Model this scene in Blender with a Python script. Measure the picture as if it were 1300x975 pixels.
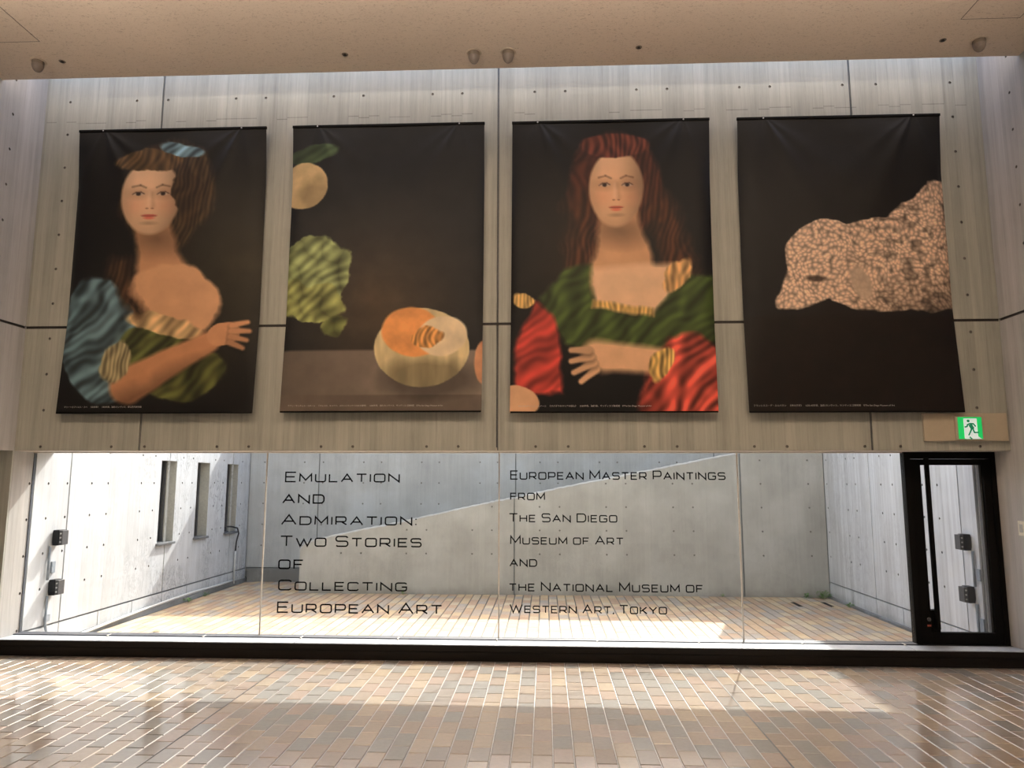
import bpy, bmesh, math, random
import numpy as np
from mathutils import Vector, Matrix

for o in list(bpy.data.objects): bpy.data.objects.remove(o, do_unlink=True)
scene = bpy.context.scene
C = scene.collection

# ------------------------------------------------------------------ camera
XL, XR = -5.393, 4.448          # side walls of the lobby
ZJ, ZL, ZC, ZT = 3.276, 2.002, 5.663, 6.10   # joint, lintel, ceiling, top of skylight shaft
YC = -0.628                     # edge of the low ceiling
YG = 0.29                       # glass plane
YW = 0.60                       # outer face of the facade wall
XCR = 4.42                      # right courtyard wall
YB = 5.98                       # back wall of the courtyard
ZF = -0.08                      # courtyard floor
pitch, yaw, roll = 0.133053, -0.0455818, 0.0017598
fw = Vector((math.sin(yaw)*math.cos(pitch), math.cos(yaw)*math.cos(pitch), math.sin(pitch)))
rt = Vector((math.cos(yaw), -math.sin(yaw), 0.0)); up = rt.cross(fw)
rt2 = rt*math.cos(roll) + up*math.sin(roll); up2 = -rt*math.sin(roll) + up*math.cos(roll)
cam = bpy.data.cameras.new('camera'); camo = bpy.data.objects.new('camera', cam); C.objects.link(camo)
cam.sensor_width = 36.0; cam.lens = 923.527/1300*36.0; cam.clip_start = 0.05; cam.clip_end = 300
M = Matrix((rt2, up2, -fw)).transposed().to_4x4(); M.translation = Vector((0, -7.18772, 1.7))
camo.matrix_world = M
scene.camera = camo

# ------------------------------------------------------------------ light
scene.view_settings.view_transform = 'Standard'; scene.view_settings.look = 'None'
scene.view_settings.gamma = 1.0; scene.view_settings.use_curve_mapping = False
scene.view_settings.exposure = 0.0
w = bpy.data.worlds.new('world'); scene.world = w; w.use_nodes = True
nt = w.node_tree; nt.nodes.clear()
sky = nt.nodes.new('ShaderNodeTexSky'); sky.sky_type = 'NISHITA'; sky.sun_disc = False
sky.sun_elevation = math.radians(44); sky.sun_rotation = math.radians(15); sky.air_density = 0.8; sky.dust_density = 4.5; sky.ozone_density = 0.3
bg = nt.nodes.new('ShaderNodeBackground'); bg.inputs['Strength'].default_value = 0.66
wo = nt.nodes.new('ShaderNodeOutputWorld')
nt.links.new(sky.outputs[0], bg.inputs[0]); nt.links.new(bg.outputs[0], wo.inputs[0])
sun = bpy.data.lights.new('sun', 'SUN'); sun.energy = 8.6; sun.angle = math.radians(0.7); sun.color = (1.0, 0.965, 0.91)
so = bpy.data.objects.new('sun', sun); C.objects.link(so)
so.rotation_euler = Vector((-0.34, -1.0, -1.02)).to_track_quat('-Z', 'Y').to_euler(); so.location = (3, 12, 12)

def area(name, loc, rot, sx, sy, power, col):
    l = bpy.data.lights.new(name, 'AREA'); l.shape = 'RECTANGLE'; l.size = sx; l.size_y = sy; l.energy = power; l.color = col
    o = bpy.data.objects.new(name, l); o.location = loc; o.rotation_euler = rot; C.objects.link(o); return o
# unseen warm fill lights, added to brighten the lobby and its ceiling
area('lobby_fill', (-0.5, -9.0, 5.6), (0, 0, 0), 7.5, 4.5, 95, (1.0, 0.80, 0.60))
up_l = area('ceiling_fill', (-0.5, -4.3, 4.85), Vector((0, math.cos(math.radians(52)), math.sin(math.radians(52)))).to_track_quat('-Z', 'Y').to_euler(), 9.0, 0.2, 400, (1.0, 0.87, 0.74))  # added out of view, tilted up to lift the visible ceiling
up_l.data.spread = math.radians(88)

# ------------------------------------------------------------------ node helpers
class NT:
    def __init__(s, name):
        s.m = bpy.data.materials.new(name); s.m.use_nodes = True; s.t = s.m.node_tree; s.t.nodes.clear()
        s.out = s.t.nodes.new('ShaderNodeOutputMaterial')
    def n(s, typ, props=None, **kw):
        nd = s.t.nodes.new('ShaderNode'+typ)
        for k, v in (props or {}).items(): setattr(nd, k, v)
        for k, v in kw.items():
            key = int(k[1:]) if k[0] == 'i' and k[1:].isdigit() else k.replace('_', ' ')
            s.set(nd.inputs[key], v)
        return nd
    def set(s, inp, v):
        if isinstance(v, bpy.types.NodeSocket): s.t.links.new(v, inp)
        elif isinstance(v, bpy.types.Node): s.t.links.new(v.outputs[0], inp)
        else:
            if hasattr(inp.default_value, '__len__') and not hasattr(v, '__len__'): v = (v,)*len(inp.default_value)
            if hasattr(inp.default_value, '__len__') and len(inp.default_value) == 4 and len(v) == 3: v = tuple(v)+(1,)
            inp.default_value = v
    def math(s, op, a, b=0.0, c=None):
        nd = s.t.nodes.new('ShaderNodeMath'); nd.operation = op; s.set(nd.inputs[0], a); s.set(nd.inputs[1], b)
        if c is not None: s.set(nd.inputs[2], c)
        return nd.outputs[0]
    def mix(s, f, a, b, mode='MIX'):
        nd = s.t.nodes.new('ShaderNodeMix'); nd.data_type = 'RGBA'; nd.blend_type = mode
        s.set(nd.inputs[0], f); s.set(nd.inputs[6], a); s.set(nd.inputs[7], b); return nd.outputs[2]
    def step(s, v, lo, hi):
        nd = s.t.nodes.new('ShaderNodeMapRange'); nd.interpolation_type = 'SMOOTHSTEP'
        s.set(nd.inputs[0], v); s.set(nd.inputs[1], lo); s.set(nd.inputs[2], hi); return nd.outputs[0]
    def pos(s):
        g = s.t.nodes.new('ShaderNodeNewGeometry'); x = s.t.nodes.new('ShaderNodeSeparateXYZ'); s.t.links.new(g.outputs['Position'], x.inputs[0])
        return x.outputs[0], x.outputs[1], x.outputs[2]
    def vec(s, x, y, z):
        nd = s.t.nodes.new('ShaderNodeCombineXYZ'); s.set(nd.inputs[0], x); s.set(nd.inputs[1], y); s.set(nd.inputs[2], z); return nd.outputs[0]
    def noise(s, v, scale, detail=4, rough=0.55, dist=0.0):
        return s.n('TexNoise', None, Vector=v, Scale=scale, Detail=detail, Roughness=rough, Distortion=dist).outputs[0]
    def principled(s, col, rough=0.6, metal=0.0, normal=None, spec=0.5, **kw):
        p = s.n('BsdfPrincipled'); s.set(p.inputs['Base Color'], col)
        for k_, v_ in kw.items(): s.set(p.inputs[k_.replace('_', ' ')], v_); s.set(p.inputs['Roughness'], rough); s.set(p.inputs['Metallic'], metal)
        s.set(p.inputs['Specular IOR Level'], spec)
        if normal is not None: s.t.links.new(normal, p.inputs['Normal'])
        s.t.links.new(p.outputs[0], s.out.inputs[0]); return p
    def bump(s, h, strength=0.3, dist=0.01):
        return s.n('Bump', None, Strength=strength, Distance=dist, Height=h).outputs[0]

def plain(name, col, rough=0.5, metal=0.0, spec=0.5, var=0.08, scale=30):
    t = NT(name); x, y, z = t.pos(); v = t.vec(x, y, z)
    n = t.noise(v, scale, 3)
    c = t.mix(t.step(n, 0.3, 0.7), tuple(c*(1-var) for c in col), tuple(min(1, c*(1+var)) for c in col))
    t.principled(c, rough, metal, t.bump(n, 0.05, 0.002), spec); return t.m

def concrete(name, axis, base, board=0.11, amp=0.25, stain=0.0, dash=False, tint=(0.55, 0.62, 0.7), coarse=0.3):
    t = NT(name); x, y, z = t.pos(); u = x if axis == 'x' else y; o = y if axis == 'x' else x
    bu = t.math('DIVIDE', t.math('ADD', u, 20.0), board)
    bid = t.math('FLOOR', bu); fr = t.math('FRACT', bu)
    wn = t.n('TexWhiteNoise', {'noise_dimensions': '1D'}, W=bid).outputs[0]
    streak = t.noise(t.vec(t.math('MULTIPLY', u, 22.0), t.math('MULTIPLY', o, 3.0), t.math('MULTIPLY', z, 0.8)), 1.0, 6, 0.62)
    grain = t.noise(t.vec(t.math('MULTIPLY', u, 90.0), o, t.math('MULTIPLY', z, 6.0)), 1.0, 4, 0.7)
    blot = t.noise(t.vec(u, o, z), 1.6, 5, 0.6)
    s = t.math('ADD', t.math('MULTIPLY', t.math('SUBTRACT', wn, 0.5), amp*0.55), t.math('MULTIPLY', t.math('SUBTRACT', streak, 0.5), amp*2.2))
    s = t.math('ADD', s, t.math('MULTIPLY', t.math('SUBTRACT', grain, 0.5), amp*0.8))
    s = t.math('ADD', s, t.math('MULTIPLY', t.math('SUBTRACT', blot, 0.5), coarse*2.2))
    edge = t.math('MULTIPLY', t.math('SUBTRACT', 1.0, t.step(t.math('MINIMUM', fr, t.math('SUBTRACT', 1.0, fr)), 0.0, 0.05)), t.step(wn, 0.2, 0.9))
    s = t.math('SUBTRACT', s, t.math('MULTIPLY', edge, amp*0.5))
    if dash:
        zz = t.math('ABSOLUTE', t.math('SUBTRACT', z, t.math('ADD', 5.50, t.math('MULTIPLY', t.math('FLOOR', t.math('MULTIPLY', wn, 3.0)), 0.018))))
        d = t.math('MULTIPLY', t.math('SUBTRACT', 1.0, t.step(zz, 0.002, 0.008)), t.step(wn, 0.45, 0.5))
        s = t.math('SUBTRACT', s, t.math('MULTIPLY', d, 0.35))
    val = t.math('ADD', 1.0, s)
    col = t.mix(1.0, base, t.n('CombineColor', None, Red=val, Green=val, Blue=val).outputs[0], 'MULTIPLY')
    col = t.mix(t.math('MULTIPLY', t.step(blot, 0.45, 0.75), 0.35), col, tint)
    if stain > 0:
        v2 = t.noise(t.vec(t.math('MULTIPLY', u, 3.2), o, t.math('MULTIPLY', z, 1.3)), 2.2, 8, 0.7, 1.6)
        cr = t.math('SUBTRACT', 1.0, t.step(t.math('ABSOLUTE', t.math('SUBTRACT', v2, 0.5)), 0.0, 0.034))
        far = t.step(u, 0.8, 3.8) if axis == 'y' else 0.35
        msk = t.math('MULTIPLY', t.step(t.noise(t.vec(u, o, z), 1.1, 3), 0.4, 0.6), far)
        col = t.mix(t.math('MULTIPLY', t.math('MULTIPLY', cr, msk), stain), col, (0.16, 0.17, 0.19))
        # damp marks at the foot and where rain runs down
        damp = t.math('MULTIPLY', t.math('SUBTRACT', 1.0, t.step(t.math('ADD', z, t.math('MULTIPLY', blot, 0.35)), 0.05, 0.26)), 0.45)
        col = t.mix(damp, col, (0.14, 0.13, 0.115))
    h = t.math('ADD', t.math('MULTIPLY', streak, 0.6), t.math('ADD', t.math('MULTIPLY', wn, 0.5), t.math('MULTIPLY', edge, -0.6)))
    t.principled(col, 0.82, 0, t.bump(h, 0.35, 0.006), 0.25); return t.m

def tile_mat(name, cols, rough, coat=0.0, wet=0.0):
    t = NT(name); x, y, z = t.pos()
    k = t.math('FLOOR', t.math('DIVIDE', t.math('SUBTRACT', x, 0.041), 0.131))
    par = t.math('FLOORED_MODULO', k, 2.0)
    r = t.math('FLOOR', t.math('DIVIDE', t.math('ADD', t.math('ADD', y, 2.48), t.math('MULTIPLY', par, 0.12)), 0.2405))
    wn = t.n('TexWhiteNoise', {'noise_dimensions': '2D'}, Vector=t.vec(k, r, 0.0))
    cr = t.n('ValToRGB'); cr.color_ramp.interpolation = 'CONSTANT'
    e = cr.color_ramp.elements; e[0].position = 0; e[0].color = cols[0]+(1,)
    e[1].position = 1/len(cols); e[1].color = cols[1]+(1,)
    for i in range(2, len(cols)):
        q = e.new(i/len(cols)); q.color = cols[i]+(1,)
    t.set(cr.inputs[0], wn.outputs[0])
    n1 = t.noise(t.vec(x, y, z), 28, 5, 0.65); n2 = t.noise(t.vec(x, y, z), 2.2, 4)
    v = t.math('ADD', 0.76 if coat else 0.80, t.math('ADD', t.math('MULTIPLY', n1, 0.28), t.math('MULTIPLY', n2, 0.14)))
    col = t.mix(1.0, cr.outputs[0], t.n('CombineColor', None, Red=v, Green=v, Blue=v).outputs[0], 'MULTIPLY')
    sep = t.n('SeparateColor', None, Color=wn.outputs[1])
    rg = t.math('ADD', rough, t.math('ADD', t.math('MULTIPLY', sep.outputs[0], 0.05), t.math('MULTIPLY', n2, 0.06)))
    t.principled(col, rg, 0, t.bump(n1, 0.08 if coat else 0.3, 0.0012 if coat else 0.004), 0.5 if coat else 0.25, Coat_Weight=0.25 if coat else 0.0, Coat_Roughness=0.07); return t.m

M_wall = concrete('board_marked_concrete', 'x', (0.405, 0.412, 0.368), dash=True, amp=0.34, coarse=0.14, tint=(0.40, 0.40, 0.37))
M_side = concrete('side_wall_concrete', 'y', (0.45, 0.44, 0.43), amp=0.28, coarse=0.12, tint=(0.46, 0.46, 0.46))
M_ceilcore = concrete('shaft_concrete', 'x', (0.5, 0.49, 0.46))
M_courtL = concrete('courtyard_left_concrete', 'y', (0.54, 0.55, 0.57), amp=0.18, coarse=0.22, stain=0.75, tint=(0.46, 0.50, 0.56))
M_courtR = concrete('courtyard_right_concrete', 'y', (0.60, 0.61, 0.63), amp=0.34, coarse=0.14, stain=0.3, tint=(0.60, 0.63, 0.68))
M_back = concrete('courtyard_back_concrete', 'x', (0.42, 0.43, 0.445), amp=0.16, coarse=0.25, stain=0.3, tint=(0.46, 0.50, 0.56))
M_ramp = concrete('ramp_wall_concrete', 'x', (0.42, 0.41, 0.39), amp=0.10, coarse=0.28, stain=0.35, tint=(0.50, 0.50, 0.50))
M_plinthdark = concrete('dark_plinth_concrete', 'x', (0.20, 0.20, 0.20), amp=0.15, coarse=0.3)
M_hole = plain('tie_hole_mortar', (0.15, 0.14, 0.13), 0.9)
M_joint = plain('dark_sealant', (0.03, 0.025, 0.022), 0.8)
M_jointgrey = plain('grey_sealant', (0.16, 0.17, 0.18), 0.8)
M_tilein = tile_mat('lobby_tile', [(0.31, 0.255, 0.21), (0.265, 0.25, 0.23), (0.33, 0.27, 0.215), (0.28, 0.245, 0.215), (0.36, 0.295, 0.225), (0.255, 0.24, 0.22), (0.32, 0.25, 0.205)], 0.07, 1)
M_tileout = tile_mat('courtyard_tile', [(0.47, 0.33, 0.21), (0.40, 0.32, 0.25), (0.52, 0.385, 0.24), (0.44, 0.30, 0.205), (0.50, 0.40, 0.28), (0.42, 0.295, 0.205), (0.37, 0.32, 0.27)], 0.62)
M_mortar = plain('pale_mortar', (0.26, 0.25, 0.24), 0.5)
M_mortarout = plain('dark_mortar', (0.10, 0.09, 0.08), 0.9)
M_black = plain('black_painted_metal', (0.004, 0.0038, 0.0035), 0.45, 0, 0.12)
M_sillface = plain('dark_bronze_metal', (0.010, 0.008, 0.0065), 0.45, 0, 0.18)
M_silltop = plain('brushed_steel_sill', (0.30, 0.33, 0.38), 0.3, 0.8)
M_channel = plain('dark_channel', (0.05, 0.055, 0.07), 0.4, 0.6)
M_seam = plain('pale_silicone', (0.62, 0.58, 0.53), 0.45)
M_fixture = plain('black_fixture_plastic', (0.018, 0.019, 0.021), 0.5, 0, 0.2)
M_bracket = plain('grey_bracket', (0.07, 0.07, 0.075), 0.4, 0.3)
M_conduit = plain('grey_conduit', (0.26, 0.29, 0.33), 0.45)
M_conduitpale = plain('pale_conduit', (0.62, 0.63, 0.63), 0.5)
M_winglass = plain('dark_slot_glass', (0.02, 0.022, 0.024), 0.08, 0, 0.6, 0.0)
M_slotsill = plain('grey_metal_sill', (0.13, 0.135, 0.145), 0.5, 0.4)
M_jamb = plain('smooth_jamb_plaster', (0.42, 0.415, 0.39), 0.8)
M_beige = plain('beige_sign_panel', (0.52, 0.45, 0.34), 0.5, var=0.02)
M_vinyl = plain('black_vinyl', (0.003, 0.003, 0.004), 0.6, 0, 0.06, var=0)
M_white = plain('cream_plastic', (0.72, 0.70, 0.60), 0.4)
M_ring = plain('beige_trim_ring', (0.60, 0.50, 0.39), 0.5)
M_baffle = plain('baffle_paint', (0.22, 0.175, 0.135), 0.5)
M_lens = plain('frosted_lens', (0.27, 0.225, 0.195), 0.3)
M_wire = plain('thin_grey_cord', (0.45, 0.46, 0.44), 0.5)
M_steel = plain('steel', (0.55, 0.55, 0.56), 0.3, 0.9)
M_leaf = plain('weed_leaf', (0.12, 0.24, 0.05), 0.6, var=0.4, scale=60)
M_dry = plain('dry_leaf', (0.55, 0.22, 0.06), 0.7)
M_cable = plain('black_cable', (0.03, 0.03, 0.035), 0.5)
M_red = plain('red_mark', (0.45, 0.10, 0.07), 0.5)

def ceiling_mat():
    t = NT('fissured_beige_ceiling'); x, y, z = t.pos()
    n = t.noise(t.vec(t.math('MULTIPLY', x, 1.0), t.math('MULTIPLY', y, 2.2), z), 30, 4, 0.65, 1.6)
    f = t.step(n, 0.56, 0.66); n2 = t.noise(t.vec(x, y, z), 140, 2)
    n3 = t.noise(t.vec(x, y, z), 0.8, 3)
    c = t.mix(t.step(n3, 0.3, 0.7), (0.70, 0.60, 0.50), (0.74, 0.635, 0.53))
    c = t.mix(t.math('MULTIPLY', f, 0.75), c, (0.40, 0.32, 0.25))
    h = t.math('ADD', t.math('MULTIPLY', f, -1.0), t.math('MULTIPLY', n2, 0.5))
    t.principled(c, 0.9, 0, t.bump(h, 0.4, 0.003), 0.15); return t.m
M_ceil = ceiling_mat()

def glass_mat():
    t = NT('clear_glass')
    tr = t.n('BsdfTransparent', None, Color=(0.955, 0.975, 0.965)); gl = t.n('BsdfGlossy', None, Color=(0.9, 0.95, 1.0), Roughness=0.01)
    g = t.n('NewGeometry'); bf = g.outputs['Backfacing']
    fr = t.n('Fresnel', None, IOR=t.math('ADD', 1.45, t.math('MULTIPLY', bf, 1/1.45-1.45)))
    mx = t.n('MixShader', None, i0=fr.outputs[0]); t.t.links.new(tr.outputs[0], mx.inputs[1]); t.t.links.new(gl.outputs[0], mx.inputs[2])
    t.t.links.new(mx.outputs[0], t.out.inputs[0]); return t.m
M_glass = glass_mat()

def emis(name, col, s):
    t = NT(name); p = t.principled(col, 0.4); p.inputs['Emission Color'].default_value = tuple(col)+(1,); p.inputs['Emission Strength'].default_value = s; return t.m
M_green = emis('lit_green', (0.005, 0.42, 0.09), 0.9)
M_pic = emis('lit_white', (0.80, 0.92, 0.88), 0.5)
M_man = emis('dark_green_figure', (0.004, 0.20, 0.085), 0.5)

def print_mat():
    t = NT('printed_banner_vinyl'); a = t.n('Attribute', {'attribute_name': 'print'})
    x, y, z = t.pos(); n = t.noise(t.vec(x, y, z), 220, 2)
    t.principled(a.outputs[0], 0.42, 0, t.bump(n, 0.05, 0.001), 0.32); return t.m
M_print = print_mat()

# ------------------------------------------------------------------ mesh helpers
def link_mesh(name, bm, mats, parent=None, smooth=False):
    me = bpy.data.meshes.new(name); bm.to_mesh(me); bm.free()
    if not isinstance(mats, (list, tuple)): mats = [mats]
    for m in mats: me.materials.append(m)
    if smooth:
        for p in me.polygons: p.use_smooth = True
    o = bpy.data.objects.new(name, me); C.objects.link(o)
    if parent is not None: o.parent = parent
    return o
def box(bm, x0, x1, y0, y1, z0, z1, mi=0):
    v = [bm.verts.new(p) for p in ((x0,y0,z0),(x1,y0,z0),(x1,y1,z0),(x0,y1,z0),(x0,y0,z1),(x1,y0,z1),(x1,y1,z1),(x0,y1,z1))]
    for q in ((3,2,1,0),(4,5,6,7),(0,1,5,4),(1,2,6,5),(2,3,7,6),(3,0,4,7)):
        bm.faces.new([v[i] for i in q]).material_index = mi
def mbox(name, b, m, parent=None, bev=0.0):
    bm = bmesh.new(); box(bm, *b)
    if bev: bmesh.ops.bevel(bm, geom=bm.edges[:], offset=bev, segments=2, affect='EDGES', profile=0.6)
    return link_mesh(name, bm, m, parent)
def tube(bm, pts, r, n=8, cap=True, mi=0):
    pts = [Vector(p) for p in pts]; rings = []
    for i, p in enumerate(pts):
        d = (pts[min(i+1, len(pts)-1)] - pts[max(i-1, 0)]).normalized()
        a = d.orthogonal().normalized() if i == 0 else (a - d*a.dot(d)).normalized()
        b = d.cross(a); rr = r[i] if hasattr(r, '__len__') else r
        rings.append([bm.verts.new(p + a*math.cos(2*math.pi*k/n)*rr + b*math.sin(2*math.pi*k/n)*rr) for k in range(n)])
    for i in range(len(rings)-1):
        for k in range(n): bm.faces.new((rings[i][k], rings[i][(k+1) % n], rings[i+1][(k+1) % n], rings[i+1][k])).material_index = mi
    if cap: bm.faces.new(rings[0][::-1]).material_index = mi; bm.faces.new(rings[-1]).material_index = mi
def lathe(bm, prof, n=20, cx=0, cy=0, cz=0, cap0=False, cap1=False):
    rings = [[bm.verts.new((cx+r*math.cos(2*math.pi*k/n), cy+r*math.sin(2*math.pi*k/n), cz+z)) for k in range(n)] for r, z in prof]
    for i in range(len(rings)-1):
        for k in range(n): bm.faces.new((rings[i][k], rings[i][(k+1) % n], rings[i+1][(k+1) % n], rings[i+1][k]))
    if cap0: bm.faces.new(rings[0][::-1])
    if cap1: bm.faces.new(rings[-1])
def struct(o): o['kind'] = 'structure'; return o
def tag(o, label, cat, group=None):
    o['label'] = label; o['category'] = cat
    if group: o['group'] = group
    return o
def empty(name, loc=(0, 0, 0)):
    o = bpy.data.objects.new(name, None); o.location = loc; o.empty_display_size = 0.1; C.objects.link(o); return o
def rel(o, parent):           # parent, keeping world coordinates in the mesh
    o.parent = parent; o.matrix_parent_inverse = Matrix.Translation(-Vector(parent.location)); return o

HR, HC = 0.015, 0.022
def panel(bm, P, u0, u1, v0, v1, holes=(), cuts=(), depth=0.02):
    """board-marked concrete panel: real recessed tie holes and cut-outs. P(u,v,d)->world"""
    hs = [h for h in holes if u0+HC < h[0] < u1-HC and v0+HC < h[1] < v1-HC and not any(c[0]-HC < h[0] < c[1]+HC and c[2]-HC < h[1] < c[3]+HC for c in cuts)]
    U = {u0, u1}; V = {v0, v1}
    for h in hs: U |= {round(h[0]-HC, 5), round(h[0]+HC, 5)}; V |= {round(h[1]-HC, 5), round(h[1]+HC, 5)}
    for c in cuts:
        for q in c[:2]:
            if u0 < q < u1: U.add(q)
        for q in c[2:]:
            if v0 < q < v1: V.add(q)
    U = sorted(U); V = sorted(V)
    vs = {}
    def vt(i, j):
        if (i, j) not in vs: vs[(i, j)] = bm.verts.new(P(U[i], V[j], 0))
        return vs[(i, j)]
    hc = {(round(h[0]-HC, 5), round(h[1]-HC, 5)): h for h in hs}
    for i in range(len(U)-1):
        for j in range(len(V)-1):
            cu, cv = (U[i]+U[i+1])/2, (V[j]+V[j+1])/2
            if any(c[0] < cu < c[1] and c[2] < cv < c[3] for c in cuts): continue
            q = [vt(i, j), vt(i+1, j), vt(i+1, j+1), vt(i, j+1)]
            h = hc.get((round(U[i], 5), round(V[j], 5)))
            if h is None or abs(U[i+1]-U[i]-2*HC) > 1e-3 or abs(V[j+1]-V[j]-2*HC) > 1e-3: bm.faces.new(q); continue
            ring = lambda r, d: [bm.verts.new(P(h[0]+r*math.cos(math.pi/8+k*math.pi/4), h[1]+r*math.sin(math.pi/8+k*math.pi/4), d)) for k in range(8)]
            a = ring(HR, 0); b = ring(HR*0.82, 0.012)
            # corners of q: 0=(-,-) 225deg, 1=(+,-) 315, 2=(+,+) 45, 3=(-,+) 135
            corner = {0: q[2], 1: q[3], 2: q[0], 3: q[1]}
            for c in range(4):
                k0 = (2*c) % 8; k1 = (2*c+1) % 8; k2 = (2*c+2) % 8
                bm.faces.new((corner[c], a[k1], a[k0])); bm.faces.new((corner[c], corner[(c+1) % 4], a[k2], a[k1]))
            for k in range(8): bm.faces.new((a[k], a[(k+1) % 8], b[(k+1) % 8], b[k])).material_index = 1
            bm.faces.new(b).material_index = 1
    for (a, b) in (((u0, v0), (u1, v0)), ((u1, v0), (u1, v1)), ((u1, v1), (u0, v1)), ((u0, v1), (u0, v0))):
        q = [bm.verts.new(P(*a, 0)), bm.verts.new(P(*b, 0)), bm.verts.new(P(*b, depth)), bm.verts.new(P(*a, depth))]; bm.faces.new(q)
def sheet(bm, P, u0, u1, v0, v1, cuts, d):
    U = sorted({u0, u1} | {q for c in cuts for q in c[:2]}); V = sorted({v0, v1} | {q for c in cuts for q in c[2:]})
    for i in range(len(U)-1):
        for j in range(len(V)-1):
            cu, cv = (U[i]+U[i+1])/2, (V[j]+V[j+1])/2
            if any(c[0] < cu < c[1] and c[2] < cv < c[3] for c in cuts): continue
            bm.faces.new([bm.verts.new(P(a, b, d)) for a, b in ((U[i], V[j]), (U[i+1], V[j]), (U[i+1], V[j+1]), (U[i], V[j+1]))])

# ------------------------------------------------------------------ structure
ZH = [2.04+0.3725*k for k in range(-5, 13)]
XH = [-5.125, -4.385, -4.04, -3.295, -2.97, -2.235, -1.915, -1.175, -0.86, -0.094, 0.226, 0.97, 1.287, 2.032, 2.344, 3.082, 3.42, 4.165]
# facade wall above the glass
bm = bmesh.new(); box(bm, XL-0.02, XR+0.02, 0.02, YW, ZL, ZT+0.3)  # top raised out of view to keep sun off the left shaft wall
wall_back = struct(link_mesh('wall_back', bm, M_wall))
Pb = lambda u, v, d: (u, d, v)
G = 0.011
xs = [XL, -4.096, -0.475, 3.155, XR]
for i in range(4):
    for (z0, z1) in ((ZL, ZJ), (ZJ, ZT)):
        bm = bmesh.new()
        panel(bm, Pb, xs[i]+(G if i else 0), xs[i+1]-(G if i < 3 else 0), z0+(0.014 if z0 > 3 else 0), z1-(0.014 if z1 < 4 else 0), [(x, z) for x in XH for z in ZH])
        link_mesh('concrete_panel', bm, [M_wall, M_hole], wall_back)
mbox('joint_sealant', (XL, XR, 0.012, 0.019, ZJ-0.0139, ZJ+0.0139), M_joint, wall_back)
mbox('vertical_sealant', (XL, XR, 0.0192, 0.0212, ZL, ZT), M_jointgrey, wall_back)
mbox('soffit_bounce_tint', (XL, XR, 0.012, YW, ZL-0.004, ZL+0.001), M_seam, wall_back)  # pale colour stands in for sun bounce on the soffit
mbox('lintel_drip', (-0.50, -0.475, 0.004, 0.03, ZL-0.006, ZL+0.03), M_seam, wall_back)

# left wall: high beam towards the lobby, full wall through the courtyard
slots = [(2.88, 3.31, 0.83, 1.985), (3.955, 4.37, 0.83, 1.985), (5.02, 5.46, 0.83, 1.985)]
Pl = lambda u, v, d: (XL-d, u, v)
bm = bmesh.new()
box(bm, XL-0.6, XL-0.021, -13, 0.0, ZL, ZT)
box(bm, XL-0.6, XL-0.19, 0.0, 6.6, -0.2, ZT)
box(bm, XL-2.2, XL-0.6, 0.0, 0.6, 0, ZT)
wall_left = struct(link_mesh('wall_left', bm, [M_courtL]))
bm = bmesh.new()      # front of the pier under the beam
panel(bm, lambda u, v, d: (u, d-0.022, v), XL-2.2, XL-0.0, 0.0, ZL, [(XL-0.27-0.75*k, z) for k in range(3) for z in ZH])
link_mesh('concrete_panel', bm, [M_wall, M_hole], wall_left)
YHs = [-0.455-0.745*k for k in range(16)]
for a, b in ((-4.0, 0.0), (-8.0, -4.0), (-12.9, -8.0)):
    for z0, z1 in ((ZL, ZJ), (ZJ, ZT)):
        bm = bmesh.new(); panel(bm, Pl, a+(G if a > -12 else 0), b-(G if b < 0 else 0), z0+(0.014 if z0 > 3 else 0), z1-(0.014 if z1 < 4 else 0), [(y, z) for y in YHs for z in ZH])
        link_mesh('concrete_panel', bm, [M_side, M_hole], wall_left)
mbox('joint_sealant', (XL-0.019, XL-0.012, -12.9, 0.0, ZJ-0.0139, ZJ+0.0139), M_joint, wall_left)
YHc = [0.26, 0.555, 0.87, 1.318, 1.645, 2.39, 2.71, 3.50, 3.80, 4.56, 4.88, 5.63]
ys = [0.33, 0.916, 3.10, 5.25, YB]
bm = bmesh.new(); panel(bm, Pl, 0.0, 0.315, 0.0, ZT, [(y, z) for y in YHc for z in ZH]); link_mesh('concrete_panel', bm, [M_side, M_hole], wall_left)
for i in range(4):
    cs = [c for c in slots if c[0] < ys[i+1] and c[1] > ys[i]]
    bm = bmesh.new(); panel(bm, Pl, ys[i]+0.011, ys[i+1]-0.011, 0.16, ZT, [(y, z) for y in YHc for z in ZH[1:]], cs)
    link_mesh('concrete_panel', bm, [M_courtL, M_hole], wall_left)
bm = bmesh.new(); sheet(bm, Pl, 0.0, 6.2, -0.2, ZT, slots, 0.0205); link_mesh('joint_sealant', bm, M_jointgrey, wall_left)
py = [0.33, 0.916, 1.63, 2.36, 3.10, 3.82, 4.55, 5.25, YB]
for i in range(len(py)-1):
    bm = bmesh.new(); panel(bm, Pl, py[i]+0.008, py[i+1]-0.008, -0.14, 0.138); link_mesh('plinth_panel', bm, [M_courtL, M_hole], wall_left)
mbox('gutter_curb', (XL, XL+0.03, YW+0.3, YB, -0.14, -0.02), M_plinthdark, wall_left)
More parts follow.
